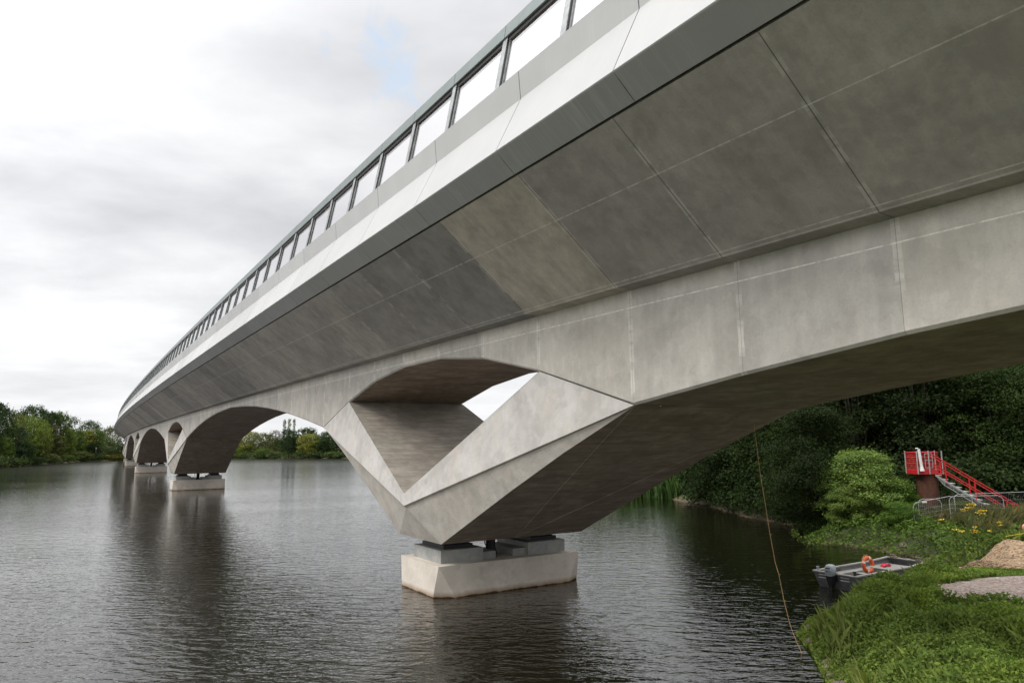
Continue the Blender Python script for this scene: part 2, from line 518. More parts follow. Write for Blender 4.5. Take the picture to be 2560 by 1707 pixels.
h = t.math('ADD', t.math('ADD', t.math('MULTIPLY', w1, 0.13), t.math('MULTIPLY', w2, 0.14)), t.math('MULTIPLY', w3, 0.05))
yy_ = t.sep(p)[1]
calm = t.math('ADD', 0.32, t.math('DIVIDE', 34.0, t.math('MAXIMUM', yy_, 20.0)))
h = t.math('MULTIPLY', t.math('MULTIPLY', h, gust), calm)
bp = t.n('ShaderNodeBump'); bp.inputs['Strength'].default_value = 1.0; bp.inputs['Distance'].default_value = 0.165
t.put(bp.inputs['Height'], h); t.l(bp.outputs[0], b.inputs['Normal'])
t.put(b.inputs['Base Color'], (0.007, 0.007, 0.003))
t.put(b.inputs['Roughness'], t.math('ADD', 0.012, t.math('MULTIPLY', t.math('DIVIDE', t.math('SUBTRACT', yy_, 70.0), 160.0, clamp=True), 0.15)))
b.inputs['IOR'].default_value = 1.8
M['water'] = m

# ------------------------------------------------------------------ viaduct alignment
PX, PY, HEAD, KAP, DK = -0.982990692, 30.041410597, -1.012764386, 0.000135113744, -4.41219e-07
GRADE, VC = -0.0029987, -1.29239e-05


def W(s, n, z):
    """chainage, offset towards the camera side, height above datum -> world"""
    k = 16
    X = PX; Y = PY
    sx = sy = 0.0
    for i in range(k):
        q = s * (i + 0.5) / k
        a = HEAD + KAP * q + DK * q * q / 2
        sx += math.cos(a); sy += math.sin(a)
    X += sx / k * s; Y += sy / k * s
    a = HEAD + KAP * s + DK * s * s / 2
    return Vector((X + n * math.sin(a), Y - n * math.cos(a), z + GRADE * s + VC * s * s / 2))


SPAN = 80.0
AL, BE = 8.46, 12.60
S_MIN, S_MAX = -400.0, 92.6
joints = []
for k in range(-5, 2):
    c = SPAN * k
    joints += [c + q for q in (-BE, -AL, -5.06, -1.69, 1.69, 5.06, AL)]
    n_ = 16
    L0 = (SPAN - 2 * BE) / n_
    joints += [c + BE + i * L0 for i in range(n_)]
joints = [j for j in joints if S_MIN - 1 <= j <= S_MAX + 0.1]
TA = [(0, 8.87), (6.3, 8.69), (10.2, 8.48), (13.7, 8.20), (16.6, 7.93), (19.6, 7.60), (23.4, 7.10), (27.4, 6.50)]
TB = [(0, 8.18), (10.0, 8.06), (13.5, 7.90), (17.0, 7.65), (20.5, 7.355), (23.95, 6.965), (27.4, 6.50)]
TO = [(0, 8.79), (1.69, 8.79), (5.06, 8.44), (8.46, 7.70), (12.6, 6.50)]


def interp(T, u):
    for (a, za), (b_, zb_) in zip(T, T[1:]):
        if u <= b_: return za + (zb_ - za) * (u - a) / (b_ - a)
    return T[-1][1]


def zb(s):
    k = round(s / SPAN)
    u = abs(s - k * SPAN)
    if u <= BE + 1e-6: return interp(TO, u)
    span = math.floor(s / SPAN)
    u = abs(s - (span + 0.5) * SPAN)
    return interp(TB if span == 0 else TA, u)


rng = random.Random(5)
segr = {}
for i, j in enumerate(joints):
    segr[i] = min(0.88, max(0.0, rng.gauss(0.5, 0.26)))
near_seg = {}
for i, j in enumerate(joints):
    if abs(j - AL) < 0.01: segr[i] = 0.99         # the tan segment above the near pier
    elif abs(j - 5.06) < 0.01: segr[i] = 0.10
    elif abs(j - 1.69) < 0.01: segr[i] = 0.22
    elif abs(j - BE) < 0.01: segr[i] = 0.55
    elif abs(j + 1.69) < 0.01: segr[i] = 0.3
    elif abs(j + 5.06) < 0.01: segr[i] = 0.7

viaduct = tag(empty('viaduct', tuple(W(0, 0, 0))), 'long curving concrete railway viaduct on V-shaped piers crossing the lake', 'bridge')


def rel(o, root):
    """parent a mesh built in world coordinates to a root without moving it"""
    o.parent = root
    o.matrix_parent_inverse = Matrix.Translation(root.location).inverted() if root.rotation_euler.z == 0 else (Matrix.Translation(root.location) @ Matrix.Rotation(root.rotation_euler.z, 4, 'Z')).inverted()
    return o


def strip(mb, s0, s1, prof0, prof1, rnd, mat=0, v0=0.0, vmode=None):
    g = v0
    for k in range(len(prof0) - 1):
        (n0, z0), (n1, z1) = prof0[k], prof0[k + 1]
        (m0, y0), (m1, y1) = prof1[k], prof1[k + 1]
        dg = math.hypot(n1 - n0, z1 - z0)
        if vmode == 'z':
            vv = (z0, y0, y1, z1)
        else:
            vv = (g, g, g + dg, g + dg)
        mb.poly([W(s0, n0, z0), W(s1, m0, y0), W(s1, m1, y1), W(s0, n1, z1)],
                [(s0, vv[0]), (s1, vv[1]), (s1, vv[2]), (s0, vv[3])],
                [(0, s1 - s0), (s1 - s0, 0), (s1 - s0, 0), (0, s1 - s0)], rnd, mat)
        g += dg


WN, VZ = 3.19, 9.39
girder = MB(); flange_n = MB(); flange_f = MB()
for i in range(len(joints) - 1):
    s0, s1 = joints[i], joints[i + 1]
    z0, z1 = zb(s0), zb(s1)
    r = segr[i]
    wr = 0.45 + 0.45 * rng.random()
    for sg in (1, -1):
        strip(girder, s0, s1, [(sg * WN, VZ), (sg * WN, z0 + 0.06)], [(sg * WN, VZ), (sg * WN, z1 + 0.06)], wr, 0, vmode='z')
        strip(girder, s0, s1, [(sg * WN, z0 + 0.06), (sg * (WN - 0.06), z0)], [(sg * WN, z1 + 0.06), (sg * (WN - 0.06), z1)], wr, 0)
        # ledge under the cantilever root, then the sloping underside of the cantilever, its tip and the deck
        fl = flange_n if sg > 0 else flange_f
        pr = [(sg * WN, VZ), (sg * 3.64, 9.42), (sg * 3.66, 9.45), (sg * 6.50, 11.80), (sg * 6.34, 12.05), (sg * 6.25, 12.5), (sg * 0.0, 12.6)]
        strip(fl, s0, s1, pr, pr, r, 0)
    u = abs(s0 + s1) / 2
    k = round((s0 + s1) / 2 / SPAN); u = abs((s0 + s1) / 2 - k * SPAN)
    if not (AL < u < BE):
        girder.poly([W(s0, WN - 0.06, z0), W(s1, WN - 0.06, z1), W(s1, -WN + 0.06, z1), W(s0, -WN + 0.06, z0)],
                    [(s0, 0), (s1, 0), (s1, 6.3), (s0, 6.3)], [(0, s1 - s0), (s1 - s0, 0), (s1 - s0, 0), (0, s1 - s0)], 0.5, 1)
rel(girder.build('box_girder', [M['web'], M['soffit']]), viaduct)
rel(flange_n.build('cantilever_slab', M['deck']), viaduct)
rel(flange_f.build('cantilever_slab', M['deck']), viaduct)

# parapet panels with open joints, a dark core behind them
PAN = 4.585
TOPZ = 14.467
out_p = [(6.415, TOPZ), (6.359, 13.762), (7.07, 12.30)]
und_p = [(7.07, 12.30), (7.055, 12.275), (6.563, 11.835)]
inn_p = [(6.50, 11.87), (6.26, 12.3), (6.22, TOPZ)]
ploop = out_p + und_p[1:] + inn_p
pj = [16.72 + PAN * i for i in range(15, 0, -1)] + [16.72, 12.54]
while len(pj) < 104: pj.append(pj[-1] - 4.588)
pj = pj[3:]
gap = 0.014
cnt = 0
for a, b_ in zip(pj, pj[1:]):
    s1, s0 = a - gap, b_ + gap
    mb = MB(); rr = rng.random()
    n = len(ploop)
    g = 0.0
    for k in range(n):
        (n0, z0), (n1, z1) = ploop[k], ploop[(k + 1) % n]
        dg = math.hypot(n1 - n0, z1 - z0)
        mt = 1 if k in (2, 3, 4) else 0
        mb.poly([W(s0, n0, z0), W(s1, n0, z0), W(s1, n1, z1), W(s0, n1, z1)], [(s0, g), (s1, g), (s1, g + dg), (s0, g + dg)], None, rr, mt)
        g += dg
    mb.poly([W(s0, *q) for q in ploop], rnd=rr); mb.poly([W(s1, *q) for q in reversed(ploop)], rnd=rr)
    rel(mb.build('parapet_panel', [M['parapet'], M['parapet_under']]), viaduct)
    cnt += 1
    if cnt >= 100: break
core = MB(); far = MB()
ss = [S_MIN + i * 4.0 for i in range(int((S_MAX - S_MIN) / 4.0) + 1)] + [S_MAX]
for s0, s1 in zip(ss, ss[1:]):
    prf = [(6.44, 11.90), (6.93, 12.33), (6.30, 13.74), (6.34, TOPZ - 0.03), (6.25, TOPZ - 0.03), (6.25, 12.3), (6.44, 11.90)]
    strip(core, s0, s1, prf, prf, 0.5)
    prf = [(-q[0], q[1]) for q in ploop]; prf.append(prf[0])
    strip(far, s0, s1, prf, prf, 0.5)
rel(core.build('joint_backing', M['gap']), viaduct)
rel(far.build('parapet_wall', M['parapet']), viaduct)

# glazed noise barrier
PS0, PSP = 14.25, 2.857
posts_s = [PS0 + PSP * k for k in range(-142, 27)]


def lean(n_t, z_t, f):
    return (6.36 + (5.98 - 6.36) * f + n_t, TOPZ + (16.36 - TOPZ) * f + z_t)


def base_channel(sg):
    mb = MB()
    for s0, s1 in zip(ss, ss[1:]):
        pr = [(6.37, TOPZ), (6.37, TOPZ + 0.05), (6.20, TOPZ + 0.05), (6.20, TOPZ), (6.37, TOPZ)]
        pr = [(sg * q[0], q[1]) for q in pr]
        strip(mb, s0, s1, pr, pr, 0.5)
    return mb


barrier = rel(base_channel(1).build('noise_barrier', M['post']), viaduct)


def post_mesh(mb, s, sg=1, simple_=False):
    def P(ds, dn, f): 
        n_, z_ = lean(dn, 0, f)
        return W(s + ds, sg * n_, z_)
    def blk(d0, d1, a0, a1, mt=0):
        mb.prism([P(d0, a0, 0), P(d1, a0, 0), P(d1, a1, 0), P(d0, a1, 0)], [P(d0, a0, 0.985), P(d1, a0, 0.985), P(d1, a1, 0.985), P(d0, a1, 0.985)], mat=mt)
    blk(-0.11, 0.11, -0.02, 0.0)
    if simple_:
        blk(-0.03, 0.03, -0.16, -0.02); return
    blk(-0.012, 0.012, -0.16, -0.02)
    blk(-0.11, 0.11, -0.18, -0.16)
    for q in (-1, 1):
        a, b_ = sorted((q * 0.10, q * 0.155))
        blk(a, b_, -0.11, -0.05, 1)
        a, b_ = sorted((q * 0.160, q * 0.185))
        blk(a, b_, -0.09, -0.05, 0)


def pane_mesh(mb, s0, s1, sg=1):
    def P(s, dn, f):
        n_, z_ = lean(dn, 0, f)
        return W(s, sg * n_, z_)
    mb.prism([P(s0, -0.09, 0.0), P(s1, -0.09, 0.0), P(s1, -0.075, 0.0), P(s0, -0.075, 0.0)],
             [P(s0, -0.09, 0.97), P(s1, -0.09, 0.97), P(s1, -0.075, 0.97), P(s0, -0.075, 0.97)])


vis = [s for s in posts_s if s < 24]
near_posts = sorted(vis, reverse=True)[:98]
rest_p = MB(); rest_g = MB()
for s in posts_s:
    if s in near_posts:
        mb = MB(); post_mesh(mb, s); o = mb.build('post', [M['post'], M['gasket']]); rel(o, viaduct); o.parent = barrier; o.matrix_parent_inverse = Matrix.Identity(4)
        mb = MB(); pane_mesh(mb, s - PSP + 0.15, s - 0.15); o = mb.build('glass_pane', M['glass']); o.parent = barrier
    else:
        post_mesh(rest_p, s, 1, True); pane_mesh(rest_g, s - PSP + 0.15, s - 0.15)
o = rest_p.build('post', [M['post'], M['gasket']]); o.parent = barrier; tag(o, kind='stuff')
o = rest_g.build('glass_pane', M['glass']); o.parent = barrier; tag(o, kind='stuff')
for sg in (1, -1):
    rail = MB()
    for s0, s1 in zip(posts_s, posts_s[1:]):
        a, b_ = s0 + 0.01, s1 - 0.01
        pr = [(6.03, 16.40), (6.09, 16.02), (6.07, 16.00), (5.80, 16.00), (5.78, 16.38)]
        A = [W(a, sg * n_, z_) for n_, z_ in pr]; B = [W(b_, sg * n_, z_) for n_, z_ in pr]
        rail.prism(A, B, rnd=0.5)
        pr = [(6.03, 16.0), (6.03, 15.90), (5.86, 15.90), (5.86, 16.0)]
        A = [W(a, sg * n_, z_) for n_, z_ in pr]; B = [W(b_, sg * n_, z_) for n_, z_ in pr]
        rail.prism(A, B, rnd=0.5, mat=1)
    o = rail.build('top_rail', [M['rail'], M['gasket']])
    if sg > 0: o.parent = barrier
    else:
        far_b = o
fp = MB()
for s in posts_s: post_mesh(fp, s, -1, True)
fb = rel(base_channel(-1).build('noise_barrier', M['post']), viaduct)
far_b.parent = fb
o = fp.build('post', [M['post'], M['gasket']]); o.parent = fb; tag(o, kind='stuff')
fg = MB(); pane_mesh(fg, posts_s[0], posts_s[-1], -1)
o = fg.build('glass_pane', M['glass']); o.parent = fb


# ------------------------------------------------------------------ V piers
def vpier(sc0):
    mb = MB()
    def P(s, n, z): return W(sc0 + s, n, z)
    fz, f2z, fn = 3.24, 3.70, 3.85
    bow = [(1.92, 1.95), (4.2, 2.97), (6.8, 4.13), (9.5, 5.28), (12.6, 6.495)]
    for q in (1, -1):
        for g in (1, -1):
            a = P(q * 8.46, g * 3.19, 7.70); e = P(q * 12.6, g * 3.19, 6.50)
            f = P(0, g * fn, fz); f2 = P(0, g * fn, f2z)
            a0 = P(q * 8.50, g * 3.196, 7.70)
            mb.poly([a0, P(q * 12.62, g * 3.196, 6.50), f, f2], mat=0)
            # shadow step between the smooth panel and the tooled face
            er = P(q * 12.60, g * 3.13, 6.495); fr_ = P(0, g * 3.75, 3.17)
            mb.poly([P(q * 12.62, g * 3.196, 6.50), er, fr_, f], mat=1)
            pts = [fr_] + [P(q * s, g * (3.20 - 0.07 * (s - 1.92) / 10.68), z) for s, z in bow]
            for k in range(1, len(pts) - 1):
                mb.poly([pts[0], pts[k], pts[k + 1]], mat=1)
            # underside, near-edge triangle
            mm = P(q * 1.92, 0, 1.95)
            for k in range(1, len(pts) - 1):
                mb.poly([mm, pts[k], pts[k + 1]], mat=2)
        mb.poly([P(q * 12.6, 3.13, 6.495), P(q * 12.6, -3.13, 6.495), P(q * 1.92, 0, 1.95)], mat=2)
        for g in (1, -1):
            A_ = P(q * 12.58, g * 3.12, 6.49); B_ = P(q * 1.93, 0, 1.945)
            mb.tube([A_, B_], 0.012, 5, mat=3)
        # inner face of the leg
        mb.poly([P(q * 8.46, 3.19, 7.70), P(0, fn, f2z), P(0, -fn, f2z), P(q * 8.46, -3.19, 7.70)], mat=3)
    for g in (1, -1):
        mb.poly([P(0, g * 3.75, 3.17), P(1.92, g * 3.2, 1.95), P(-1.92, g * 3.2, 1.95)], mat=1)
    mb.poly([P(1.92, 3.2, 1.95), P(-1.92, 3.2, 1.95), P(-1.92, -3.2, 1.95), P(1.92, -3.2, 1.95)], mat=1)
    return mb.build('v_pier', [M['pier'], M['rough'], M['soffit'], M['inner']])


def base(sc0, label):
    o0 = W(sc0, 0, 0); o0.z = 0
    a = HEAD + KAP * sc0 + DK * sc0 * sc0 / 2
    zoff = GRADE * sc0 + VC * sc0 * sc0 / 2
    root = tag(empty('pier_base', tuple(o0), a), label, 'footing', 'concrete footings standing in the lake')
    def Lp(s, n, z): return (s, -n, z)
    mb = MB()
    top = [(-1.72, 3.20), (1.72, 3.20), (1.72, -3.20), (-1.72, -3.20)]
    zt = 1.127 + zoff
    bot = [(-1.43, 3.28), (1.43, 3.28), (1.87, 2.58), (1.87, -2.58), (1.43, -3.28), (-1.43, -3.28), (-1.87, -2.58), (-1.87, 2.58)]
    T = [Lp(*q, zt) for q in top]; B = [Lp(*q, 0.0) for q in bot]; Bd = [Lp(*q, -1.6) for q in bot]
    mb.poly(T)
    mb.poly([T[0], T[1], B[1], B[0]]); mb.poly([T[1], B[2], B[1]]); mb.poly([T[1], T[2], B[3], B[2]])
    mb.poly([T[2], B[4], B[3]]); mb.poly([T[2], T[3], B[5], B[4]]); mb.poly([T[3], B[6], B[5]])
    mb.poly([T[3], T[0], B[7], B[6]]); mb.poly([T[0], B[0], B[7]])
    for k in range(8):
        j = (k + 1) % 8
        mb.poly([B[k], B[j], Bd[j], Bd[k]])
    mb.build('concrete_block', M['cap'], root)
    for g in (1, -1):
        mb = MB()
        n0, n1 = sorted((-g * 2.86, -g * 1.04))
        mb.box((-1.22, n0, zt - 0.01), (1.22, n1, zt + 0.475))
        n0, n1 = sorted((-g * 1.043, -g * 0.40))
        mb.box((-1.10, n0, zt - 0.01), (1.10, n1, zt + 0.27))
        mb.build('plinth', M['plinth'], root)
        mb = MB()
        n0, n1 = sorted((-g * 2.62, -g * 1.35))
        mb.box((-0.95, n0, zt + 0.475), (0.95, n1, zt + 0.62))
        n0, n1 = sorted((-g * 2.52, -g * 1.45))
        mb.box((-0.80, n0, zt + 0.62), (0.80, n1, 1.945 + zoff))
        for yy in (0.0,):
            for xx in (-0.86, 0.86):
                mb.tube([(xx, -g * 1.55, zt + 0.62), (xx, -g * 1.55, zt + 0.76)], 0.045, 6)
                mb.tube([(xx, -g * 2.40, zt + 0.62), (xx, -g * 2.40, zt + 0.76)], 0.045, 6)
        mb.build('bearing', M['darksteel'], root)
    mb = MB()
    mb.tube([(0, 0, zt - 0.01), (0, 0, zt + 0.3), (0, 0, 1.94 + zoff)], [0.27, 0.2, 0.2], 10)
    mb.tube([(0.3, -0.42, 1.93 + zoff), (0.34, -0.47, zt + 0.5), (0.25, -0.28, zt + 0.22)], 0.022, 6)
    mb.build('shear_key', M['darksteel'], root)
    return root


blab = ['pale concrete footing under the nearest V pier, with a brown waterline stain',
        'second nearest pale concrete footing, standing clear beyond the nearest pier',
        'third concrete footing along the viaduct, small and pale',
        'fourth footing along the viaduct, half hidden behind the third',
        'farthest visible footing beside the grassy far shore']
for k in range(5):
    o = rel(vpier(-80.0 * k), viaduct)
    base(-80.0 * k, blab[k])
rel(vpier(80.0), viaduct)


# ------------------------------------------------------------------ ground and water
LAKE = [(6.6, 14.6), (7.4, 17.3), (7.95, 19.4), (8.3, 21.3), (9.3, 23.0), (11.0, 24.5), (13.0, 25.9), (15.2, 27.4), (17.6, 29.2), (19.3, 31.6),
        (19.3, 34.5), (18.0, 37.5), (16.5, 39.3), (16.9, 42.0), (18.2, 45.0), (18.0, 49.0), (17.1, 54.4), (16.9, 59.0), (16.8, 64.0), (14.8, 75.0),
        (12.5, 77.0), (8, 90), (0, 130), (-15, 200), (-40, 285), (-75.6, 321), (-135, 356), (-183, 350), (-190, 333), (-193, 320), (-178, 270),
        (-163, 229), (-156, 170), (-155, 60), (-150, -10), (-60, 4), (-20, 9), (-5, 10), (3, 11.5)]
LP = np.array(LAKE)


def lake_sd(x, y):
    """signed distance to the shore: positive on land"""
    x = np.asarray(x, float); y = np.asarray(y, float)
    d2 = np.full(x.shape, 1e18); ins = np.zeros(x.shape, bool)
    for i in range(len(LP)):
        ax, ay = LP[i]; bx, by = LP[(i + 1) % len(LP)]
        ex, ey = bx - ax, by - ay
        t_ = np.clip(((x - ax) * ex + (y - ay) * ey) / (ex * ex + ey * ey), 0, 1)
        d2 = np.minimum(d2, (x - ax - t_ * ex) ** 2 + (y - ay - t_ * ey) ** 2)
        c = ((ay > y) != (by > y)) & (x < (bx - ax) * (y - ay) / (by - ay + 1e-12) + ax)
        ins ^= c
    d_ = np.sqrt(d2)
    return np.where(ins, -d_, d_)


def vnoise(x, y, sc_, seed=0):
    """smooth value noise"""
    x = np.asarray(x, float) * sc_ + 17.3 * seed; y = np.asarray(y, float) * sc_ - 9.1 * seed
    xi = np.floor(x); yi = np.floor(y); fx = x - xi; fy = y - yi
    fx = fx * fx * (3 - 2 * fx); fy = fy * fy * (3 - 2 * fy)
    def h(a, b):
        q = np.sin(a * 127.1 + b * 311.7 + seed * 74.7) * 43758.5453
        return q - np.floor(q)
    return (h(xi, yi) * (1 - fx) + h(xi + 1, yi) * fx) * (1 - fy) + (h(xi, yi + 1) * (1 - fx) + h(xi + 1, yi + 1) * fx) * fy


def sstep(t_): t_ = np.clip(t_, 0, 1); return t_ * t_ * (3 - 2 * t_)


def height(x, y):
    x = np.asarray(x, float); y = np.asarray(y, float)
    d_ = lake_sd(x, y) + 0.5 * (vnoise(x, y, 0.9, 1) - 0.5)
    land = 0.85 * sstep(d_ / 1.8) + 0.036 * np.clip(d_ - 1.0, 0, 22) + 0.05
    land += 0.18 * (vnoise(x, y, 0.45, 2) - 0.5) * sstep(d_ / 2)
    r0 = np.hypot(x, y)
    land += 2.7 * sstep((10.5 - r0) / 8.0)
    return np.where(d_ > 0, land, np.maximum(-1.4, d_ * 0.45))


def axis(fine0, fine1, step, lo, hi):
    a = list(np.arange(fine0, fine1, step))
    v, st = fine1, step
    while v < hi: a.append(v); st *= 1.22; v += st
    a.append(hi)
    v, st = fine0, step; b_ = []
    while True:
        st *= 1.22; v -= st
        if v < lo: break
        b_.append(v)
    return np.array([lo] + b_[::-1] + a)


gx = axis(4.0, 34.0, 0.3, -3500, 3500); gy = axis(9.0, 52.0, 0.3, -1500, 4500)
gx = np.unique(np.concatenate([gx, np.arange(-230, 40, 6.0)])); gy = np.unique(np.concatenate([gy, np.arange(-20, 420, 6.0)]))
X, Y = np.meshgrid(gx, gy, indexing='ij')
Z = height(X, Y)
nx, ny = X.shape
idx = np.arange(nx * ny).reshape(nx, ny)
F = np.stack([idx[:-1, :-1], idx[1:, :-1], idx[1:, 1:], idx[:-1, 1:]], -1).reshape(-1, 4)
g = fastmesh('ground', np.stack([X, Y, Z], -1).reshape(-1, 3), F, M['ground'], smooth=True)
tag(g, kind='structure')
wmb = MB(); wmb.poly([(-700, -300, 0), (300, -300, 0), (300, 800, 0), (-700, 800, 0)])
tag(wmb.build('water', M['water']), kind='structure')


def drape(name, pts, m, dz=0.03, step=0.35):
    """a patch lying on the ground, polygon outline in plan"""
    P_ = np.array(pts); x0, y0 = P_.min(0); x1, y1 = P_.max(0)
    xs = np.arange(x0, x1 + step, step); ys = np.arange(y0, y1 + step, step)
    XX, YY = np.meshgrid(xs, ys, indexing='ij')
    cx = (XX[:-1, :-1] + step / 2); cy = (YY[:-1, :-1] + step / 2)
    ins = np.zeros(cx.shape, bool)
    for i in range(len(P_)):
        ax, ay = P_[i]; bx, by = P_[(i + 1) % len(P_)]
        ins ^= ((ay > cy) != (by > cy)) & (cx < (bx - ax) * (cy - ay) / (by - ay + 1e-12) + ax)
    id_ = np.arange(XX.size).reshape(XX.shape)
    F_ = np.stack([id_[:-1, :-1], id_[1:, :-1], id_[1:, 1:], id_[:-1, 1:]], -1)[ins]
    return fastmesh(name, np.stack([XX, YY, height(XX, YY) + dz], -1).reshape(-1, 3), F_, m, smooth=True)


PATH = [(12.3, 21.5), (13.1, 23.2), (15.5, 24.2), (18.5, 24.2), (26, 25.6), (26, 22.4), (18, 20.9), (15.2, 19.9), (13.6, 20.2), (12.7, 20.9)]
tag(drape('path', PATH, M['gravel']), kind='structure')


def in_poly(x, y, P_):
    ins = np.zeros(np.shape(x), bool)
    for i in range(len(P_)):
        ax, ay = P_[i]; bx, by = P_[(i + 1) % len(P_)]
        ins ^= ((ay > y) != (by > y)) & (x < (bx - ax) * (y - ay) / (by - ay + 1e-12) + ax)
    return ins
#@@PART2

# ------------------------------------------------------------------ vegetation
def leaf_quads(cent, nrm, size, rs, aspect=0.62):
    """pointed leaf-shaped quads"""
    n = len(cent)
    nrm = nrm / (np.linalg.norm(nrm, axis=1, keepdims=True) + 1e-9)
    h = rs.normal(size=(n, 3)); a = np.cross(nrm, h); a /= (np.linalg.norm(a, axis=1, keepdims=True) + 1e-9)
    b_ = np.cross(nrm, a)
    s_ = (size * rs.uniform(0.6, 1.35, n))[:, None]
    V = np.stack([cent - a * s_, cent + b_ * s_ * aspect - a * s_ * 0.15, cent + a * s_, cent - b_ * s_ * aspect - a * s_ * 0.15], 1).reshape(-1, 3)
    F_ = np.arange(4 * n).reshape(n, 4)
    return V, F_


def crown_points(lobes, n, rs, clump=9, spread=0.30, fill=0.22, flat=0.75):
    """clumps of leaves over the outside of a set of lobes, a few inside"""
    lob = np.array(lobes, float)         # x y z r
    wgt = lob[:, 3] ** 2; wgt /= wgt.sum()
    nc = max(4, n // clump)
    k = rs.choice(len(lob), nc * 2, p=wgt)
    d_ = rs.normal(size=(nc * 2, 3)); d_[:, 2] = np.where(d_[:, 2] < -0.35, -d_[:, 2] * 0.4, d_[:, 2])
    d_ /= np.linalg.norm(d_, axis=1, keepdims=True)
    rr = np.where(rs.random(nc * 2) < fill, rs.uniform(0.3, 0.85, nc * 2), rs.uniform(0.82, 1.10, nc * 2) + 0.12 * rs.normal(size=nc * 2))
    c = lob[k, :3] + d_ * (lob[k, 3] * rr)[:, None] * np.array([1, 1, flat])
    # drop clumps buried deep inside another lobe
    deep = np.zeros(len(c), bool)
    for l_ in lob:
        q = (c - l_[:3]) / np.array([1, 1, flat])
        deep |= (np.linalg.norm(q, axis=1) < l_[3] * 0.62)
    keep = ~deep | (rs.random(len(c)) < 0.12)
    c = c[keep][:nc]; d_ = d_[keep][:nc]; kk = k[keep][:nc]
    m_ = len(c)
    cc = np.repeat(c, clump, 0) + rs.normal(size=(m_ * clump, 3)) * spread * np.array([1, 1, 0.7])
    dd = np.repeat(d_, clump, 0)
    tone = np.repeat(rs.uniform(0, 1, m_), clump)
    return cc, dd, tone


def limbs(mb, base_r, top, lobes, rs, trunk_h):
    tp = [(0, 0, -0.4), (0.03 * top, 0.01 * top, trunk_h * 0.5), (0.02 * top, -0.02 * top, trunk_h), (0, 0, top * 0.8)]
    mb.tube(tp, [base_r * 1.3, base_r, base_r * 0.8, base_r * 0.12], 8)
    for l_ in lobes:
        p0 = Vector(tp[2]) * rs.uniform(0.8, 1.0)
        p2 = Vector(l_[:3]); p1 = (p0 + p2) / 2 + Vector((0, 0, -0.05 * top))
        mb.tube([p0, p1, p2], [base_r * 0.42, base_r * 0.25, base_r * 0.07], 5)


def make_lobes(rs, h, wd, low, n, shape='round'):
    L_ = []
    for i in range(n):
        f = (i + 0.5) / n
        z_ = low + (h - low) * f
        if shape == 'round': rad = wd * 0.5 * math.sin(math.pi * (0.18 + 0.72 * f)) ** 0.8
        elif shape == 'cone': rad = wd * 0.5 * (1.02 - f) ** 0.8
        elif shape == 'column': rad = wd * 0.5 * math.sin(math.pi * (0.15 + 0.75 * f)) ** 0.5
        elif shape == 'wild': rad = wd * 0.5 * math.sin(math.pi * (0.2 + 0.72 * f)) ** 0.7 * rs.uniform(0.55, 1.15)
        else: rad = wd * 0.5 * (0.55 + 0.45 * math.sin(math.pi * f))
        r_ = wd * (0.17 + 0.10 * rs.random()) * (0.6 + 0.4 * rad / (wd * 0.5))
        if shape == 'column': r_ = wd * 0.36
        if shape == 'wild': r_ = wd * rs.uniform(0.07, 0.19)
        a = i * 2.4 + rs.uniform(-0.5, 0.5)
        off = max(0.0, rad - r_ * 0.8)
        L_.append((off * math.cos(a), off * math.sin(a), min(z_, h - r_ * 0.75), r_))
    return L_


TREE_LIB = {}


def tree_mesh(kind, seed):
    """unit-size library: (trunk mesh, crown mesh) for a tree 10 m tall"""
    key = (kind, seed)
    if key in TREE_LIB: return TREE_LIB[key]
    rs = np.random.RandomState(seed * 13 + len(kind) * 7)
    h = 10.0
    spec = dict(round=(9.0, 1.2, 22, 'round', 6500, 0.20, 0.32), dome=(13.0, 0.8, 30, 'round', 8500, 0.20, 0.35), tall=(6.0, 1.4, 20, 'oval', 5500, 0.19, 0.28),
                poplar=(2.0, 1.0, 14, 'column', 3000, 0.12, 0.16), cone=(6.0, 0.8, 20, 'cone', 6000, 0.17, 0.25), sparse=(8.0, 2.5, 16, 'oval', 2600, 0.17, 0.30),
                bush=(13.0, -0.5, 26, 'round', 8000, 0.22, 0.42), near=(8.5, 0.0, 44, 'wild', 42000, 0.075, 0.24), shrub=(8.5, 0.2, 60, 'wild', 46000, 0.105, 0.30))[kind]
    wd, low, nl, shp, nleaf, ls, spr = spec
    lob = make_lobes(rs, h, wd, low, nl, shp)
    cc, dd, tone = crown_points(lob, nleaf, rs, clump=9, spread=spr, fill=0.25)
    n = len(cc)
    nrm = dd * 0.6 + rs.normal(size=(n, 3)) * 0.55 + np.array([0, 0, 0.45])
    V, F_ = leaf_quads(cc, nrm, ls, rs)
    rnd = np.clip(0.62 * tone + 0.38 * rs.random(n), 0, 1)
    cr = fastmesh('crown', V, F_, M['leaf'], rnd)
    mb = MB(); limbs(mb, 0.22 if kind not in ('near', 'shrub') else 0.16, h * 0.92, lob[::2], rs, h * 0.22)
    tk = mb.build('trunk', M['bark'])
    r_ = (tk.data, cr.data)
    bpy.data.objects.remove(tk); bpy.data.objects.remove(cr)
    TREE_LIB[key] = r_
    return r_


trng = random.Random(11)


def tree(name, kind, seed, x, y, z, h, wf, colr, label, cat='tree', group=None, rz=None):
    tk, cr = tree_mesh(kind, seed)
    root = tag(empty(name, (x, y, z), trng.uniform(0, 6.28) if rz is None else rz), label, cat, group)
    s_ = h / 10.0
    root.scale = (s_ * wf, s_ * wf, s_)
    for nm, me in (('trunk', tk), ('crown', cr)):
        o = bpy.data.objects.new(nm, me); C.objects.link(o); o.parent = root; o.color = (*colr, 1)
    return root


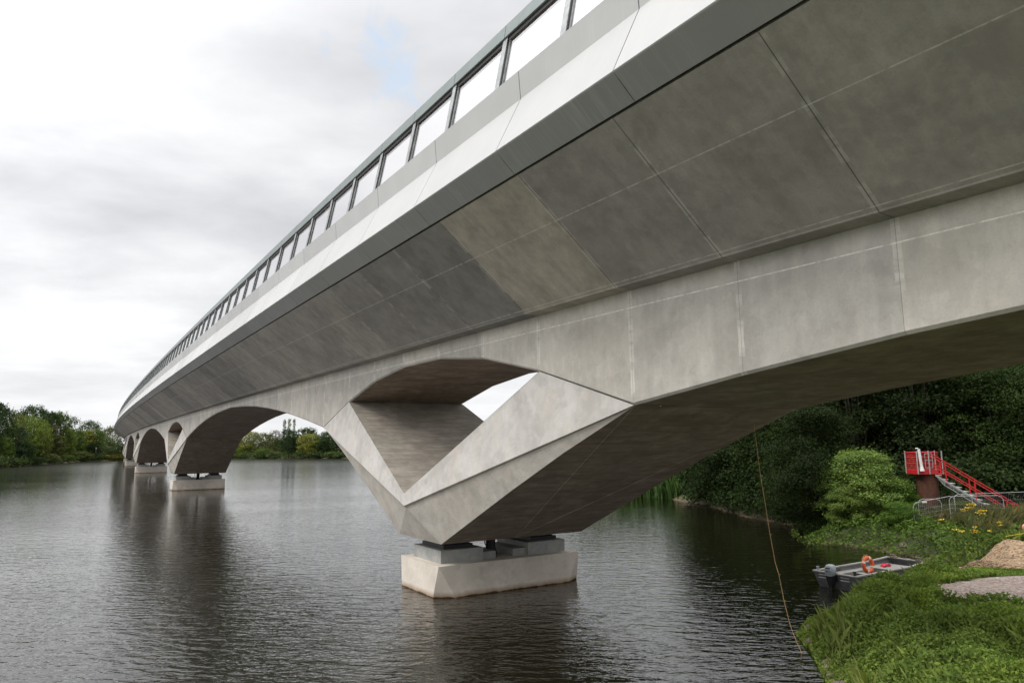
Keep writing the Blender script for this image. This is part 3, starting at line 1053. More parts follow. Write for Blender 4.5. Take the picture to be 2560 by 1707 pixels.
def ray(px, py):
    """direction of a picture point, in the photograph's 2560 x 1707 pixels"""
    return (_r * ((px - 1280) / 1774.72) + _u * ((853.5 - py) / 1774.72) + _f)


def place(px, py, dist):
    d_ = ray(px, py); k = dist / d_.y
    return k * d_.x, dist, CAM_Z + k * d_.z


G = dict(mid=(0.075, 0.115, 0.028), dark=(0.032, 0.056, 0.022), vdark=(0.02, 0.036, 0.014), light=(0.115, 0.155, 0.035), yel=(0.165, 0.175, 0.035),
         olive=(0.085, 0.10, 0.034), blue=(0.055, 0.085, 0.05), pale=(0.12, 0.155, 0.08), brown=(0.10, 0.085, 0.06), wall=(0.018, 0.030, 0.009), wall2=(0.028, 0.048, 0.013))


def lshore(px):
    return float(np.interp(px, [-120, 0, 50, 100, 150, 200, 260, 320], [200, 229, 250, 270, 295, 320, 333, 340]))


# left bank: picture x of the middle, picture y of the top, width in pixels, metres behind the shore
LT = [
    (-22, 1000, 70, 10, 'round', 'dark', 'dark tree cut by the left edge of the photo, behind the shore'),
    (4, 1013, 62, 14, 'round', 'dark', 'tall dark tree at the far left end of the left wood'),
    (33, 1025, 62, 9, 'sparse', 'olive', 'loose olive green tree with sky showing through its crown, far left'),
    (84, 1018, 66, 24, 'dome', 'dark', 'broad dark-topped tree standing highest in the left wood'),
    (74, 1041, 96, 8, 'dome', 'light', 'light green domed tree below the highest dark tree'),
    (113, 1026, 30, 26, 'tall', 'dark', 'narrow dark tree just right of the highest dark crown'),
    (130, 1031, 34, 20, 'round', 'dark', 'dark round tree between the two tallest groups of the left wood'),
    (154, 1032, 50, 14, 'round', 'mid', 'green oak-like tree, tallest right of the middle of the left wood'),
    (184, 1041, 36, 16, 'sparse', 'dark', 'gappy dark tree leaning out against the sky, right of the oak'),
    (227, 1054, 58, 70, 'dome', 'blue', 'distant blue-green domed tree alone above the right of the left wood'),
    (276, 1067, 44, 80, 'dome', 'olive', 'distant low tree crown just left of the viaduct end'),
    (135, 1062, 30, 6, 'sparse', 'brown', 'half bare greyish brown tree in the middle of the left wood'),
    (45, 1068, 50, 5, 'round', 'blue', 'bluish green tree in front of the loose olive one'),
    (106, 1068, 36, 5, 'round', 'yel', 'yellow-green tree in front of the light green dome'),
    (10, 1090, 50, 4, 'round', 'mid', 'mid-height green tree near the water at the far left'),
    (92, 1088, 62, 3, 'dome', 'olive', 'wide olive tree in front, below the yellow-green one'),
    (60, 1104, 50, 2, 'round', 'dark', 'dark low tree by the water in front of the bluish one'),
    (143, 1086, 44, 3, 'round', 'olive', 'drab green tree below the half bare brown tree'),
    (170, 1070, 42, 8, 'round', 'light', 'light green tree under the oak, left of the yellowish trees'),
    (196, 1076, 40, 8, 'round', 'mid', 'rounded mid green tree below the gappy dark one'),
    (218, 1076, 40, 12, 'tall', 'yel', 'yellow-tinged tree below the distant blue-green dome'),
    (243, 1075, 38, 10, 'round', 'mid', 'green tree before the open grassy shore, left of the viaduct'),
    (232, 1108, 30, 4, 'round', 'vdark', 'small very dark tree at the right end of the left wood'),
    (262, 1090, 44, 18, 'round', 'pale', 'pale green tree behind the grassy shore left of the viaduct'),
    (252, 1116, 26, 8, 'round', 'pale', 'small round pale shrub left of its twin on the grassy shore'),
    (276, 1116, 26, 9, 'round', 'pale', 'small round pale shrub nearest the viaduct on the grassy shore'),
    (124, 1134, 46, 1, 'bush', 'olive', 'low rounded bush at the water, middle of the left bank'),
    (165, 1136, 42, 1, 'bush', 'mid', 'low bush at the water, right of the rounded olive bush'),
    (205, 1128, 42, 1, 'bush', 'olive', 'low overhanging bush at the water near the right end of the left wood'),
    (78, 1140, 50, 1, 'bush', 'dark', 'dark low bush at the water under the wide olive tree'),
    (26, 1146, 50, 1, 'bush', 'mid', 'low green bush at the water near the left edge'),
    (-8, 1150, 44, 1, 'bush', 'olive', 'low olive bush at the water on the left edge'),
]
for i, (px, py, wpx, off, kind, c, lab) in enumerate(LT):
    dist = lshore(px) + off
    x, y, zt = place(px, py, dist)
    z0 = float(height(x, y)) - (0.1 if kind != 'bush' else 0.4)
    h = zt - z0
    wm = wpx * dist / 1774.72
    base_w = dict(round=9.0, dome=13.0, tall=6.0, poplar=2.0, cone=6.0, sparse=8.0, bush=13.0)[kind]
    nm = dict(bush='bush').get(kind, 'tree')
    tree('shrub' if kind == 'bush' else 'broadleaf_tree', kind, i % 3, x, y, z0, h, max(0.5, wm / (base_w * h / 10)) * 1.05, G[c], lab, 'bush' if kind == 'bush' else 'tree', 'trees of the left bank')

# far bank seen under the arch
FT = [
    (626, 1078, 52, 8, 'round', 'yel', 'yellow-green tree at the left end of the view under the arch'),
    (664, 1083, 64, 10, 'dome', 'olive', 'wide drab green tree left of the poplars under the arch'),
    (690, 1075, 34, 16, 'sparse', 'brown', 'thinly leaved brownish tree just left of the poplars'),
    (712, 1049, 14, 20, 'poplar', 'pale', 'left one of the three tall poplars seen under the arch'),
    (724, 1046, 15, 20, 'poplar', 'pale', 'middle one of the three tall poplars seen under the arch'),
    (736, 1047, 13, 20, 'poplar', 'pale', 'right one of the three tall poplars seen under the arch'),
    (722, 1074, 48, 8, 'round', 'dark', 'dark tree at the foot of the three poplars'),
    (768, 1070, 62, 14, 'round', 'dark', 'broad dark tree to the right of the poplars'),
    (773, 1084, 54, 4, 'round', 'yel', 'bright yellow-green tree by the water right of the poplars'),
    (822, 1077, 50, 8, 'round', 'dark', 'dark tree beside the left leg of the nearest pier'),
    (860, 1080, 60, 8, 'round', 'vdark', 'very dark tree partly behind the left leg of the nearest pier'),
    (802, 1090, 40, 10, 'round', 'mid', 'green tree between the yellow-green and dark trees by the pier'),
    (735, 1092, 34, 3, 'cone', 'vdark', 'very dark pointed evergreen under the poplars'),
    (604, 1120, 44, 3, 'bush', 'light', 'light green bush at the water at the left under the arch'),
    (660, 1120, 46, 2, 'bush', 'mid', 'low green bush at the water left of the evergreen'),
    (692, 1128, 40, 2, 'bush', 'olive', 'low olive bush at the water just left of the evergreen'),
    (795, 1130, 44, 2, 'bush', 'dark', 'low dark bush at the water below the yellow-green tree'),
    (838, 1128, 44, 2, 'bush', 'mid', 'low bush at the water next to the pier leg'),
    (590, 1092, 40, 8, 'round', 'mid', 'green tree partly hidden by the arch, left of the yellow one'),
]
for i, (px, py, wpx, off, kind, c, lab) in enumerate(FT):
    dist = float(np.interp(px, [560, 600, 860, 960], [357, 356, 321, 305])) + off
    x, y, zt = place(px, py, dist)
    z0 = float(height(x, y)) - 0.3
    h = zt - z0
    wm = wpx * dist / 1774.72
    base_w = dict(round=9.0, dome=13.0, tall=6.0, poplar=2.0, cone=6.0, sparse=8.0, bush=13.0)[kind]
    tree('poplar' if kind == 'poplar' else 'shrub' if kind == 'bush' else 'conifer' if kind == 'cone' else 'broadleaf_tree', kind, i % 3, x, y, z0, h, max(0.3, wm / (base_w * h / 10)) * (0.62 if kind == 'poplar' else 1.05),
         G[c], lab, 'bush' if kind == 'bush' else 'tree', 'trees of the far bank')

# the mass of wood behind, as one: along the left bank, the far bank and on to the right
rs = np.random.RandomState(3)
lob = []
for i in range(170):
    t_ = i / 169
    if t_ < 0.5:
        px = -150 + 900 * t_
        dist = lshore(px) + rs.uniform(14, 45)
        x, y, _ = place(px, 1100, dist)
    else:
        # from the far shore round to the right of the nearest pier
        k = (t_ - 0.5) * 2
        pts = [(-215, 352), (-135, 372), (-75, 336), (-35, 300), (0, 210)]
        q = k * 4; a = min(3, int(q)); fr_ = q - a
        x = pts[a][0] * (1 - fr_) + pts[a + 1][0] * fr_ + rs.uniform(2, 26); y = pts[a][1] * (1 - fr_) + pts[a + 1][1] * fr_ + rs.uniform(0, 14)
    hh = rs.uniform(4.5, 8.0) if t_ < 0.5 else rs.uniform(5, 9.0)
    lob.append((x, y, hh * 0.72, hh * 0.55)); lob.append((x + rs.uniform(-3, 3), y + rs.uniform(-2, 2), hh * 0.25, hh * 0.5))
for k in range(90):
    y = rs.uniform(88, 290); x = float(np.interp(y, [77, 90, 130, 200, 285], [12.5, 8, 0, -15, -40])) + 3 + rs.random() ** 2 * 60 * (y / 150)
    hh = rs.uniform(5.0, 9.5)
    lob.append((x, y, hh * 0.7, hh * 0.5)); lob.append((x + rs.uniform(-3, 3), y + rs.uniform(-2, 2), hh * 0.25, hh * 0.5))
for px in np.arange(-60, 262, 4.0):
    if rs.random() < 0.4: continue
    x, y, _ = place(float(px), 1100, lshore(px) + rs.uniform(-1.5, 1.5)); r_ = rs.uniform(1.6, 2.6)
    lob.append((x, y, r_ * 0.55, r_))
for px in np.arange(575, 900, 4.0):
    if rs.random() < 0.4: continue
    x, y, _ = place(float(px), 1100, float(np.interp(px, [560, 600, 860, 960], [357, 356, 321, 305])) + rs.uniform(-1.5, 1.0)); r_ = rs.uniform(1.4, 2.4)
    lob.append((x, y, r_ * 0.55, r_))
cc, dd, tone = crown_points(lob, 190000, rs, clump=8, spread=0.6, fill=0.1, flat=0.9)
V, F_ = leaf_quads(cc, dd * 0.6 + rs.normal(size=cc.shape) * 0.5 + [0, 0, 0.4], 0.36, rs)
o = fastmesh('far_wood', V, F_, M['leaf'], np.clip(0.6 * tone + 0.4 * rs.random(len(cc)), 0, 1)); o.color = (0.05, 0.075, 0.028, 1)
tag(o, 'unbroken mass of distant woodland filling in behind the shore trees', 'woodland', kind='stuff')

# the shaded wood on the right bank, beyond the boat
WT = [(18.6, 44.5, 7.5), (19.6, 51.5, 10.0), (19.0, 57.5, 10.5), (18.6, 63.5, 11), (19.8, 70.5, 11.5), (23.0, 49.0, 12.5), (23.5, 56.0, 13.5), (23.0, 63.0, 14), (25.0, 71.0, 14),
      (28.0, 50.0, 14), (29.0, 58.0, 15.5), (29.5, 67.0, 15), (34.0, 50.5, 14.5), (35.0, 60.0, 16), (40.0, 53.0, 15.5), (42.0, 62.0, 17), (47.0, 52.0, 16), (49.0, 64.0, 17), (36.0, 72.0, 17),
      (31.5, 45.5, 9.0), (37.5, 46.5, 10.5), (43.5, 45.5, 11.0)]
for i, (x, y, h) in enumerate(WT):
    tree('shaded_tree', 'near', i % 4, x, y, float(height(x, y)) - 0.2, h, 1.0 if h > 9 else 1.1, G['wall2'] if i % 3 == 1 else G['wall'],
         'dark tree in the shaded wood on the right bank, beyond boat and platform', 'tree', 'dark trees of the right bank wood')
# undergrowth hanging over the water along that shore
rs = np.random.RandomState(8)
lob = []
shore = [(18.4, 45.5), (18.2, 49.0), (17.3, 54.4), (17.1, 59.0), (17.0, 64.0), (16.4, 68.0)]
for a, b_ in zip(shore, shore[1:]):
    for k in range(6):
        q = k / 6
        for hh, r_ in ((0.9, 1.3), (2.6, 1.6), (4.4, 1.7)):
            lob.append((a[0] * (1 - q) + b_[0] * q + rs.uniform(-0.5, 1.2) + 0.3 * hh * 0.5, a[1] * (1 - q) + b_[1] * q + rs.uniform(-0.5, 0.5), hh + rs.uniform(-0.3, 0.3), r_))
for k in range(60):
    lob.append((rs.uniform(20, 44), rs.uniform(43.5, 47), rs.uniform(1.0, 3.6), rs.uniform(1.2, 2.0)))
cc, dd, tone = crown_points(lob, 80000, rs, clump=8, spread=0.28, fill=0.12, flat=0.9)
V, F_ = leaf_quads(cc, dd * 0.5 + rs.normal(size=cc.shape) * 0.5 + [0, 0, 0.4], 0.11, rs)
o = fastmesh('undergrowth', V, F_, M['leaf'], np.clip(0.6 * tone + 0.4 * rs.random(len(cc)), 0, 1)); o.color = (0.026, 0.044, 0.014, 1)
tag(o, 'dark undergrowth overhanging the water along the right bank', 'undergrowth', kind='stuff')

# reeds by the water past the bridge
rs = np.random.RandomState(4)
n = 9000
tt = rs.random(n)
rx = 11.2 + 5.2 * tt + rs.uniform(-0.4, 2.2, n); ry = 77.0 - 6.0 * tt + rs.uniform(-0.6, 1.8, n)
hz = rs.uniform(1.3, 2.5, n)
ang = rs.uniform(0, 6.28, n); wv = 0.035
dxv = np.cos(ang) * wv; dyv = np.sin(ang) * wv
lx = rs.normal(size=n) * 0.22; ly = rs.normal(size=n) * 0.22
zz = np.maximum(0, height(rx, ry)) - 0.05
V = np.stack([np.stack([rx - dxv, ry - dyv, zz], -1), np.stack([rx + dxv, ry + dyv, zz], -1),
              np.stack([rx + dxv + lx * 0.5, ry + dyv + ly * 0.5, zz + hz * 0.7], -1), np.stack([rx + lx * 1.4, ry + ly * 1.4, zz + hz], -1)], 1).reshape(-1, 3)
o = fastmesh('reeds', V, np.arange(4 * n).reshape(n, 4), M['leaf'], rs.random(n)); o.color = (0.075, 0.14, 0.05, 1)
tag(o, 'bed of green reeds at the water beyond the arch', 'reeds', kind='stuff')
# grassy far shore at the left end of the viaduct
n = 14000
px = rs.uniform(222, 312, n); dd_ = np.interp(px, [200, 260, 320], [321, 334, 341]) + rs.uniform(0.5, 16, n)
P3 = np.array([place(a, 1120, b_) for a, b_ in zip(px, dd_)])
gz = np.maximum(0, height(P3[:, 0], P3[:, 1]))
cc = np.stack([P3[:, 0], P3[:, 1], gz + rs.uniform(0.1, 1.7, n)], -1)
V, F_ = leaf_quads(cc, rs.normal(size=cc.shape) + [0, 0, 0.5], 0.45, rs)
o = fastmesh('shore_grass', V, F_, M['leaf'], rs.random(n)); o.color = (0.13, 0.13, 0.04, 1)
tag(o, 'yellowish rough grass on the low far shore by the last footing', 'grass', kind='stuff')

# the lit shrub beside the boat
bx, by = 19.9, 41.6
tree('large_shrub', 'shrub', 1, bx, by, float(height(bx, by)) - 0.3, 4.2, 1.2, (0.15, 0.22, 0.06), 'large light green shrub at the water behind the moored boat', 'shrub', rz=0.7)
tree('low_shrub', 'shrub', 3, 18.7, 40.7, float(height(18.7, 40.7)) - 0.4, 2.5, 1.15, (0.14, 0.20, 0.055), 'low light green shrub at the water, left shoulder of the large shrub', 'shrub', rz=1.9)
tree('bramble', 'shrub', 2, 22.0, 41.4, float(height(22.0, 41.4)) - 0.5, 2.6, 1.0, (0.10, 0.185, 0.035), 'lower bright green bramble between the large shrub and the platform pile', 'shrub', rz=2.0)
tree('bramble', 'shrub', 3, 20.3, 38.3, float(height(20.3, 38.3)) - 0.5, 1.8, 1.3, (0.085, 0.155, 0.032), 'spreading bramble in front of the large shrub, behind the boat bow', 'shrub', rz=4.0)
tree('bramble', 'shrub', 1, 23.4, 38.0, float(height(23.4, 38.0)) - 0.5, 1.7, 1.1, (0.085, 0.11, 0.042), 'grey-green thicket below the mesh barrier with yellow flowers before it', 'shrub', rz=1.0)

# thin branch reaching over the water
mb = MB()
bp_ = [Vector(place(2110, 1368, 39.4)), Vector(place(2045, 1366, 38.9)), Vector(place(2005, 1350, 38.6)), Vector(place(1985, 1335, 38.5)), Vector(place(1980, 1325, 38.5))]
mb.tube(bp_, [0.03, 0.022, 0.016, 0.010, 0.006], 5)
br = tag(empty('branch', tuple(bp_[0])), 'thin leafy branch reaching out low over the water from the shrub', 'branch')
o = rel(mb.build('stem', M['bark']), br)
rs = np.random.RandomState(5)
cc = np.concatenate([np.array(bp_[a] * (1 - q) + bp_[a + 1] * q)[None] + rs.normal(size=(10, 3)) * 0.09 for a in range(4) for q in (0.1, 0.35, 0.6, 0.85)])
V, F_ = leaf_quads(cc, rs.normal(size=cc.shape) + [0, 0, 0.5], 0.07, rs)
o = fastmesh('leaves', V, F_, M['leaf'], rs.random(len(cc))); o.color = (0.10, 0.14, 0.035, 1); rel(o, br)


# ground cover of nettles, brambles and grass on the near bank
def cover(seed, n, xr, yr, ls, hmax, colr, name, label, cat, tuft=0.8, grass=False, msk=None):
    rs = np.random.RandomState(seed)
    x = rs.uniform(*xr, n); y = rs.uniform(*yr, n)
    # keep what the bank can show
    d_ = lake_sd(x, y)
    ok = (d_ > -0.25) & ~in_poly(x, y, PATH) & (((x - 20.2) / 4.1) ** 2 + ((y - 28.3) / 3.4) ** 2 > 1.0) & (x < 0.80 * y + 3.5)
    if msk is not None: ok &= msk(x, y)
    x, y, d_ = x[ok], y[ok], d_[ok]
    m_ = len(x)
    tf = vnoise(x, y, 0.75, 5) * 0.55 + vnoise(x, y, 1.9, 6) * 0.45
    edge_ = np.clip((d_ + 0.4) / 1.0, 0.25, 1)
    ppath = np.ones(m_)
    tf = np.clip(0.5 + (tf - 0.5) * 1.9, 0, 1.1)
    hh = hmax * (0.15 + 1.15 * tuft * tf) * edge_
    for k_ in (0.35, 0.7, 1.0):
        hh = np.where(in_poly(x + 0.55 * k_, y + 0.95 * k_, PATH) | (((x + 1.6 * k_ - 20.2) / 4.2) ** 2 + ((y + 2.4 * k_ - 28.3) / 3.6) ** 2 < 1.0), hh * 0.28, hh)
    z = np.maximum(height(x, y), 0.0) + hh * rs.random(m_) ** 0.6
    if not grass:
        cc = np.stack([x, y, z], -1)
        V, F_ = leaf_quads(cc, rs.normal(size=cc.shape) * 0.5 + [0, 0, 0.9], ls, rs)
    else:
        a = rs.uniform(0, 6.28, m_); wv = ls * 0.10
        z0 = np.maximum(height(x, y), 0.0)
        lx = rs.normal(size=m_) * 0.22 * hh; ly = rs.normal(size=m_) * 0.22 * hh
        ca, sa = np.cos(a) * wv, np.sin(a) * wv
        V = np.stack([np.stack([x - ca, y - sa, z0], -1), np.stack([x + ca, y + sa, z0], -1),
                      np.stack([x + ca + lx * 0.5, y + sa + ly * 0.5, z0 + hh * 0.75], -1), np.stack([x + lx * 1.5, y + ly * 1.5, z0 + hh * 1.15], -1)], 1).reshape(-1, 3)
        F_ = np.arange(4 * m_).reshape(m_, 4)
    tone = np.clip(0.5 * vnoise(x, y, 1.3, 9) + 0.5 * rs.random(m_), 0, 1)
    o = fastmesh(name, V, F_, M['leaf'], tone); o.color = (*colr, 1)
    tag(o, label, cat, kind='stuff')
    return o


cover(21, 420000, (4.5, 22), (11, 31), 0.042, 0.62, (0.185, 0.265, 0.06), 'nettle_bank', 'thick green nettles and weeds covering the near bank', 'undergrowth')
cover(22, 90000, (4.5, 26), (11, 34), 0.09, 0.50, (0.22, 0.29, 0.085), 'long_grass', 'long grass growing through the weeds of the near bank', 'grass', grass=True)
cover(23, 90000, (14, 40), (30, 47), 0.075, 0.75, (0.085, 0.140, 0.03), 'thicket', 'green thicket between the woodchip heap and the stair platform', 'undergrowth')
cover(24, 26000, (18, 36), (31, 42), 0.06, 0.9, (0.115, 0.115, 0.055), 'dry_grass', 'dry seeding grass below the foot of the red stair', 'grass', grass=True, msk=lambda x, y: x > 21.5 + (40 - y) * 0.1)

cover(25, 26000, (6.0, 20), (13, 33), 0.10, 0.95, (0.20, 0.24, 0.08), 'edge_grass', 'ragged taller grass hanging over the water edge of the near bank', 'grass', grass=True, msk=lambda x, y: (lake_sd(x, y) < 0.55) & (vnoise(x, y, 1.6, 12) > 0.45))

# stones at the water's edge
rs = np.random.RandomState(9)


def stone(x, y, z, r_, lab, grp='stones at the edge of the near bank'):
    mb = MB()
    n1_, n2_ = 7, 10
    seed = rs.random() * 10
    rows = []
    sx_, sy_, sz_ = rs.uniform(0.8, 1.4), rs.uniform(0.7, 1.1), rs.uniform(0.5, 0.8)
    for i in range(n1_ + 1):
        th = math.pi * i / n1_; row = []
        for j in range(n2_):
            ph = 2 * math.pi * j / n2_
            q = r_ * (1 + 0.22 * math.sin(3.1 * th + seed) * math.cos(2 * ph + seed) + 0.12 * math.sin(5 * ph + seed * 2))
            row.append((q * math.sin(th) * math.cos(ph) * sx_, q * math.sin(th) * math.sin(ph) * sy_, q * math.cos(th) * sz_))
        rows.append(row)
    for i in range(n1_):
        for j in range(n2_):
            k = (j + 1) % n2_
            mb.poly([rows[i][j], rows[i + 1][j], rows[i + 1][k], rows[i][k]])
    o = mb.build('stone', M['stone'], merge=True)
    o.location = (x, y, z)
    tag(o, lab, 'stone', grp)


for k in range(26):
    x = rs.uniform(7.1, 8.7); y = 16.2 + (k / 26) * 6.2 + rs.uniform(-0.2, 0.2)
    t_ = float(np.interp(y, [14.6, 17.3, 19.4, 21.3, 23.0], [6.6, 7.4, 7.95, 8.3, 9.3]))
    stone(t_ + rs.uniform(-0.15, 0.45), y, 0.05, rs.uniform(0.06, 0.17), 'small brown stone at the water edge of the near bank, below the weeds')
x, y, z = place(2268, 1381, 36.5); stone(x, y, max(z, 0.25), 0.36, 'pale boulder at the water behind the bow of the boat', None)
x, y, z = place(2266, 1405, 32.6); stone(x, y, max(z, 0.2), 0.22, 'pale rock beside the bow of the boat', None)
x, y, z = place(2127, 1383, 38.6); stone(x, y, 0.08, 0.22, 'flat pale stone in the water below the large shrub', None)

# woodchip heap
xs = np.linspace(-4.5, 4.5, 76); ys = np.linspace(-3.6, 3.6, 60)
XX, YY = np.meshgrid(xs, ys, indexing='ij')
q = np.clip(1 - (XX / 4.3) ** 2 - (YY / 3.5) ** 2, 0, 1)
HX, HY = XX + 20.2, YY + 28.3
ZZ = height(HX, HY) + 0.24 * q ** 0.5 + 0.38 * (vnoise(HX, HY, 0.9, 3) - 0.5) * (q > 0) + 0.06 * (vnoise(HX, HY, 7.0, 4) - 0.5) * (q > 0) - 0.05 * (q <= 0)
id_ = np.arange(XX.size).reshape(XX.shape)
F_ = np.stack([id_[:-1, :-1], id_[1:, :-1], id_[1:, 1:], id_[:-1, 1:]], -1).reshape(-1, 4)
o = fastmesh('woodchip_heap', np.stack([HX, HY, ZZ], -1).reshape(-1, 3), F_, M['chip'], smooth=True)
tag(o, 'low spread heap of pale brown woodchips on the near bank', 'woodchip heap')

# ragwort plants in flower
rag = [(2425, 1262, 33.0), (2450, 1275, 33.4), (2412, 1268, 33.8), (2405, 1320, 31.5), (2440, 1322, 31.2), (2472, 1328, 30.8), (2348, 1290, 34.5), (2500, 1310, 32.5)]
rlab = ['tall ragwort with the largest yellow flower cluster, under the stair', 'ragwort with yellow flowers right of the largest cluster', 'ragwort with sparse yellow flowers left of the largest cluster',
        'lower ragwort, left one of three with yellow heads above the woodchips', 'lower ragwort, middle one of three above the woodchips', 'small ragwort with a single yellow head, right of the three above the woodchips',
        'ragwort with a few orange-yellow heads, farthest left in the thicket', 'pale yellow ragwort at the right among dry grass']
for (px, py, dist), lab, nh_ in zip(rag, rlab, (9, 6, 3, 4, 4, 1, 2, 2)):
    x, y, zt = place(px, py, dist)
    zg = float(height(x, y))
    zt = max(zt, zg + 0.5)
    rt = tag(empty('ragwort', (x, y, zg)), lab, 'plant', 'ragwort in flower')
    mb = MB()
    hd = []
    for k in range(nh_):
        a = rs.uniform(0, 6.28); q = rs.uniform(0.02, 0.28) * min(1, nh_ / 4)
        e = (q * math.cos(a), q * math.sin(a), zt - zg + rs.uniform(-0.18, 0.08))
        hd.append(e); mb.tube([(0, 0, 0), (e[0] * 0.4, e[1] * 0.4, e[2] * 0.6), e], [0.012, 0.009, 0.006], 4)
    mb.build('stem', M['stemgreen'], rt)
    for e in hd:
        cc = np.array(e)[None] + rs.normal(size=(18, 3)) * [0.05, 0.05, 0.02]
        V, F_ = leaf_quads(cc, rs.normal(size=cc.shape) * 0.4 + [0, 0, 1], 0.032, rs, 0.9)
        fastmesh('flower_head', V, F_, M['yellow'], rs.random(len(cc)), rt)

# ------------------------------------------------------------------ boat
u = Vector((0.845, 0.535, 0)); 
bo = Vector((12.02, 27.72, 0.0))
boat = tag(empty('work_boat', tuple(bo), math.atan2(u.y, u.x)), 'flat grey aluminium work boat moored against the weedy bank', 'boat')
Lb, Wb, Hb = 5.0, 0.88, 0.55
mb = MB()
# hull: flat bottom with flared sides, raked bow and transom
def sec(x, wt, wb_, zt, zbm): return [(x, -wt, zt), (x, -wb_, zbm), (x, wb_, zbm), (x, wt, zt)]
S = [sec(0.0, Wb, 0.70, Hb, -0.12), sec(0.3, Wb, 0.74, Hb, -0.15), sec(3.6, Wb, 0.74, Hb, -0.15), sec(4.5, Wb, 0.70, Hb + 0.03, 0.02), sec(Lb, Wb - 0.04, 0.62, Hb + 0.06, 0.28)]
S[0] = [(0.0, -Wb, Hb), (0.16, -0.70, -0.13), (0.16, 0.70, -0.13), (0.0, Wb, Hb)]
for a, b_ in zip(S, S[1:]):
    for k in range(3): mb.poly([a[k], a[k + 1], b_[k + 1], b_[k]])
mb.poly(S[-1])
tw = [(0.0, -Wb, Hb), (0.16, -0.70, -0.13), (0.16, 0.70, -0.13), (0.0, Wb, Hb)]
mb.poly(tw)
hull = mb.build('hull', M['aludark'], boat)
mb = MB()   # inner skin
I = [[(p[0] + (0.05 if i == 0 else -0.03 if i == 4 else 0), p[1] * 0.95, p[2] + (0.0 if abs(p[2] - a[0][2]) < 1e-6 else 0.06)) for p in a] for i, a in enumerate(S)]
for a, b_ in zip(I, I[1:]):
    for k in range(3): mb.poly([a[k], b_[k], b_[k + 1], a[k + 1]])
mb.poly(I[0]); mb.poly(I[-1])
mb.build('inner_skin', M['aludark'], boat)
mb = MB()   # gunwale all round
for g in (-1, 1):
    lo, hi = sorted((g * (Wb - 0.10), g * (Wb + 0.03)))
    mb.box((-0.03, lo, Hb), (3.7, hi, Hb + 0.045))
    mb.prism([(3.7, lo, Hb), (3.7, hi, Hb), (3.7, hi, Hb + 0.045), (3.7, lo, Hb + 0.045)], [(Lb, lo - g * 0.03, Hb + 0.06), (Lb, hi - g * 0.03, Hb + 0.06), (Lb, hi - g * 0.03, Hb + 0.105), (Lb, lo - g * 0.03, Hb + 0.105)])
mb.box((-0.05, -Wb + 0.10, Hb), (0.10, Wb - 0.10, Hb + 0.043))
mb.box((Lb - 0.10, -Wb + 0.13, Hb + 0.06), (Lb + 0.03, Wb - 0.13, Hb + 0.10))
mb.build('gunwale', M['gunwale'], boat)
mb = MB()   # side benches, cross bench and bow deck
mb.box((0.3, 0.42, 0.36), (3.3, 0.82, 0.40)); mb.box((0.3, 0.42, -0.05), (3.3, 0.45, 0.36))
mb.box((3.3, -0.80, 0.37), (4.75, 0.80, 0.41)); mb.box((3.3, -0.78, -0.05), (3.33, 0.78, 0.37))
mb.box((0.1, -0.82, 0.33), (0.42, 0.40, 0.37)); mb.box((2.0, -0.80, 0.30), (2.3, 0.42, 0.34))
mb.build('bench', M['gunwale'], boat)
mb = MB()
mb.box((2.9, -0.2, 0.0), (3.25, 0.3, 0.22))
mb.build('locker', M['aludark'], boat)
mb = MB()   # slatted floor
for k in range(9): mb.box((1.55 + 0.18 * k, -0.62, -0.03), (1.60 + 0.18 * k, 0.36, 0.0))
mb.box((1.5, -0.60, -0.06), (3.2, -0.55, -0.03)); mb.box((1.5, 0.3, -0.06), (3.2, 0.35, -0.03))
mb.build('floor_grating', M['white'], boat)
mb = MB()   # light-edged grab slots in the transom
for y0 in (-0.62, 0.28):
    mb.box((-0.035, y0, 0.36), (0.02, y0 + 0.36, 0.38)); mb.box((-0.04, y0, 0.47), (0.0, y0 + 0.36, 0.485))
mb.build('transom_slot', M['white'], boat)
mb = MB(); mb.box((-0.02, 0.80, 0.05), (0.03, 0.86, 0.30)); 
for yy in (0.76, -0.76):
    mb2 = MB(); mb2.tube([(0.12, yy, Hb + 0.04), (0.12, yy, Hb + 0.15)], 0.045, 8); mb2.tube([(0.12, yy, Hb + 0.15), (0.12, yy, Hb + 0.19)], 0.06, 8)
    mb2.build('navigation_light', M['grey'] if yy > 0 else M['black'], boat)
for yy in (-0.55, 0.50):
    mb2 = MB(); mb2.box((Lb - 0.22, yy - 0.10, Hb + 0.10), (Lb - 0.05, yy + 0.10, Hb + 0.15)); mb2.tube([(Lb - 0.14, yy - 0.12, Hb + 0.22), (Lb - 0.14, yy + 0.12, Hb + 0.22)], 0.03, 6); mb2.tube([(Lb - 0.14, yy, Hb + 0.12), (Lb - 0.14, yy, Hb + 0.22)], 0.03, 6)
    mb2.build('cleat', M['stone'], boat)
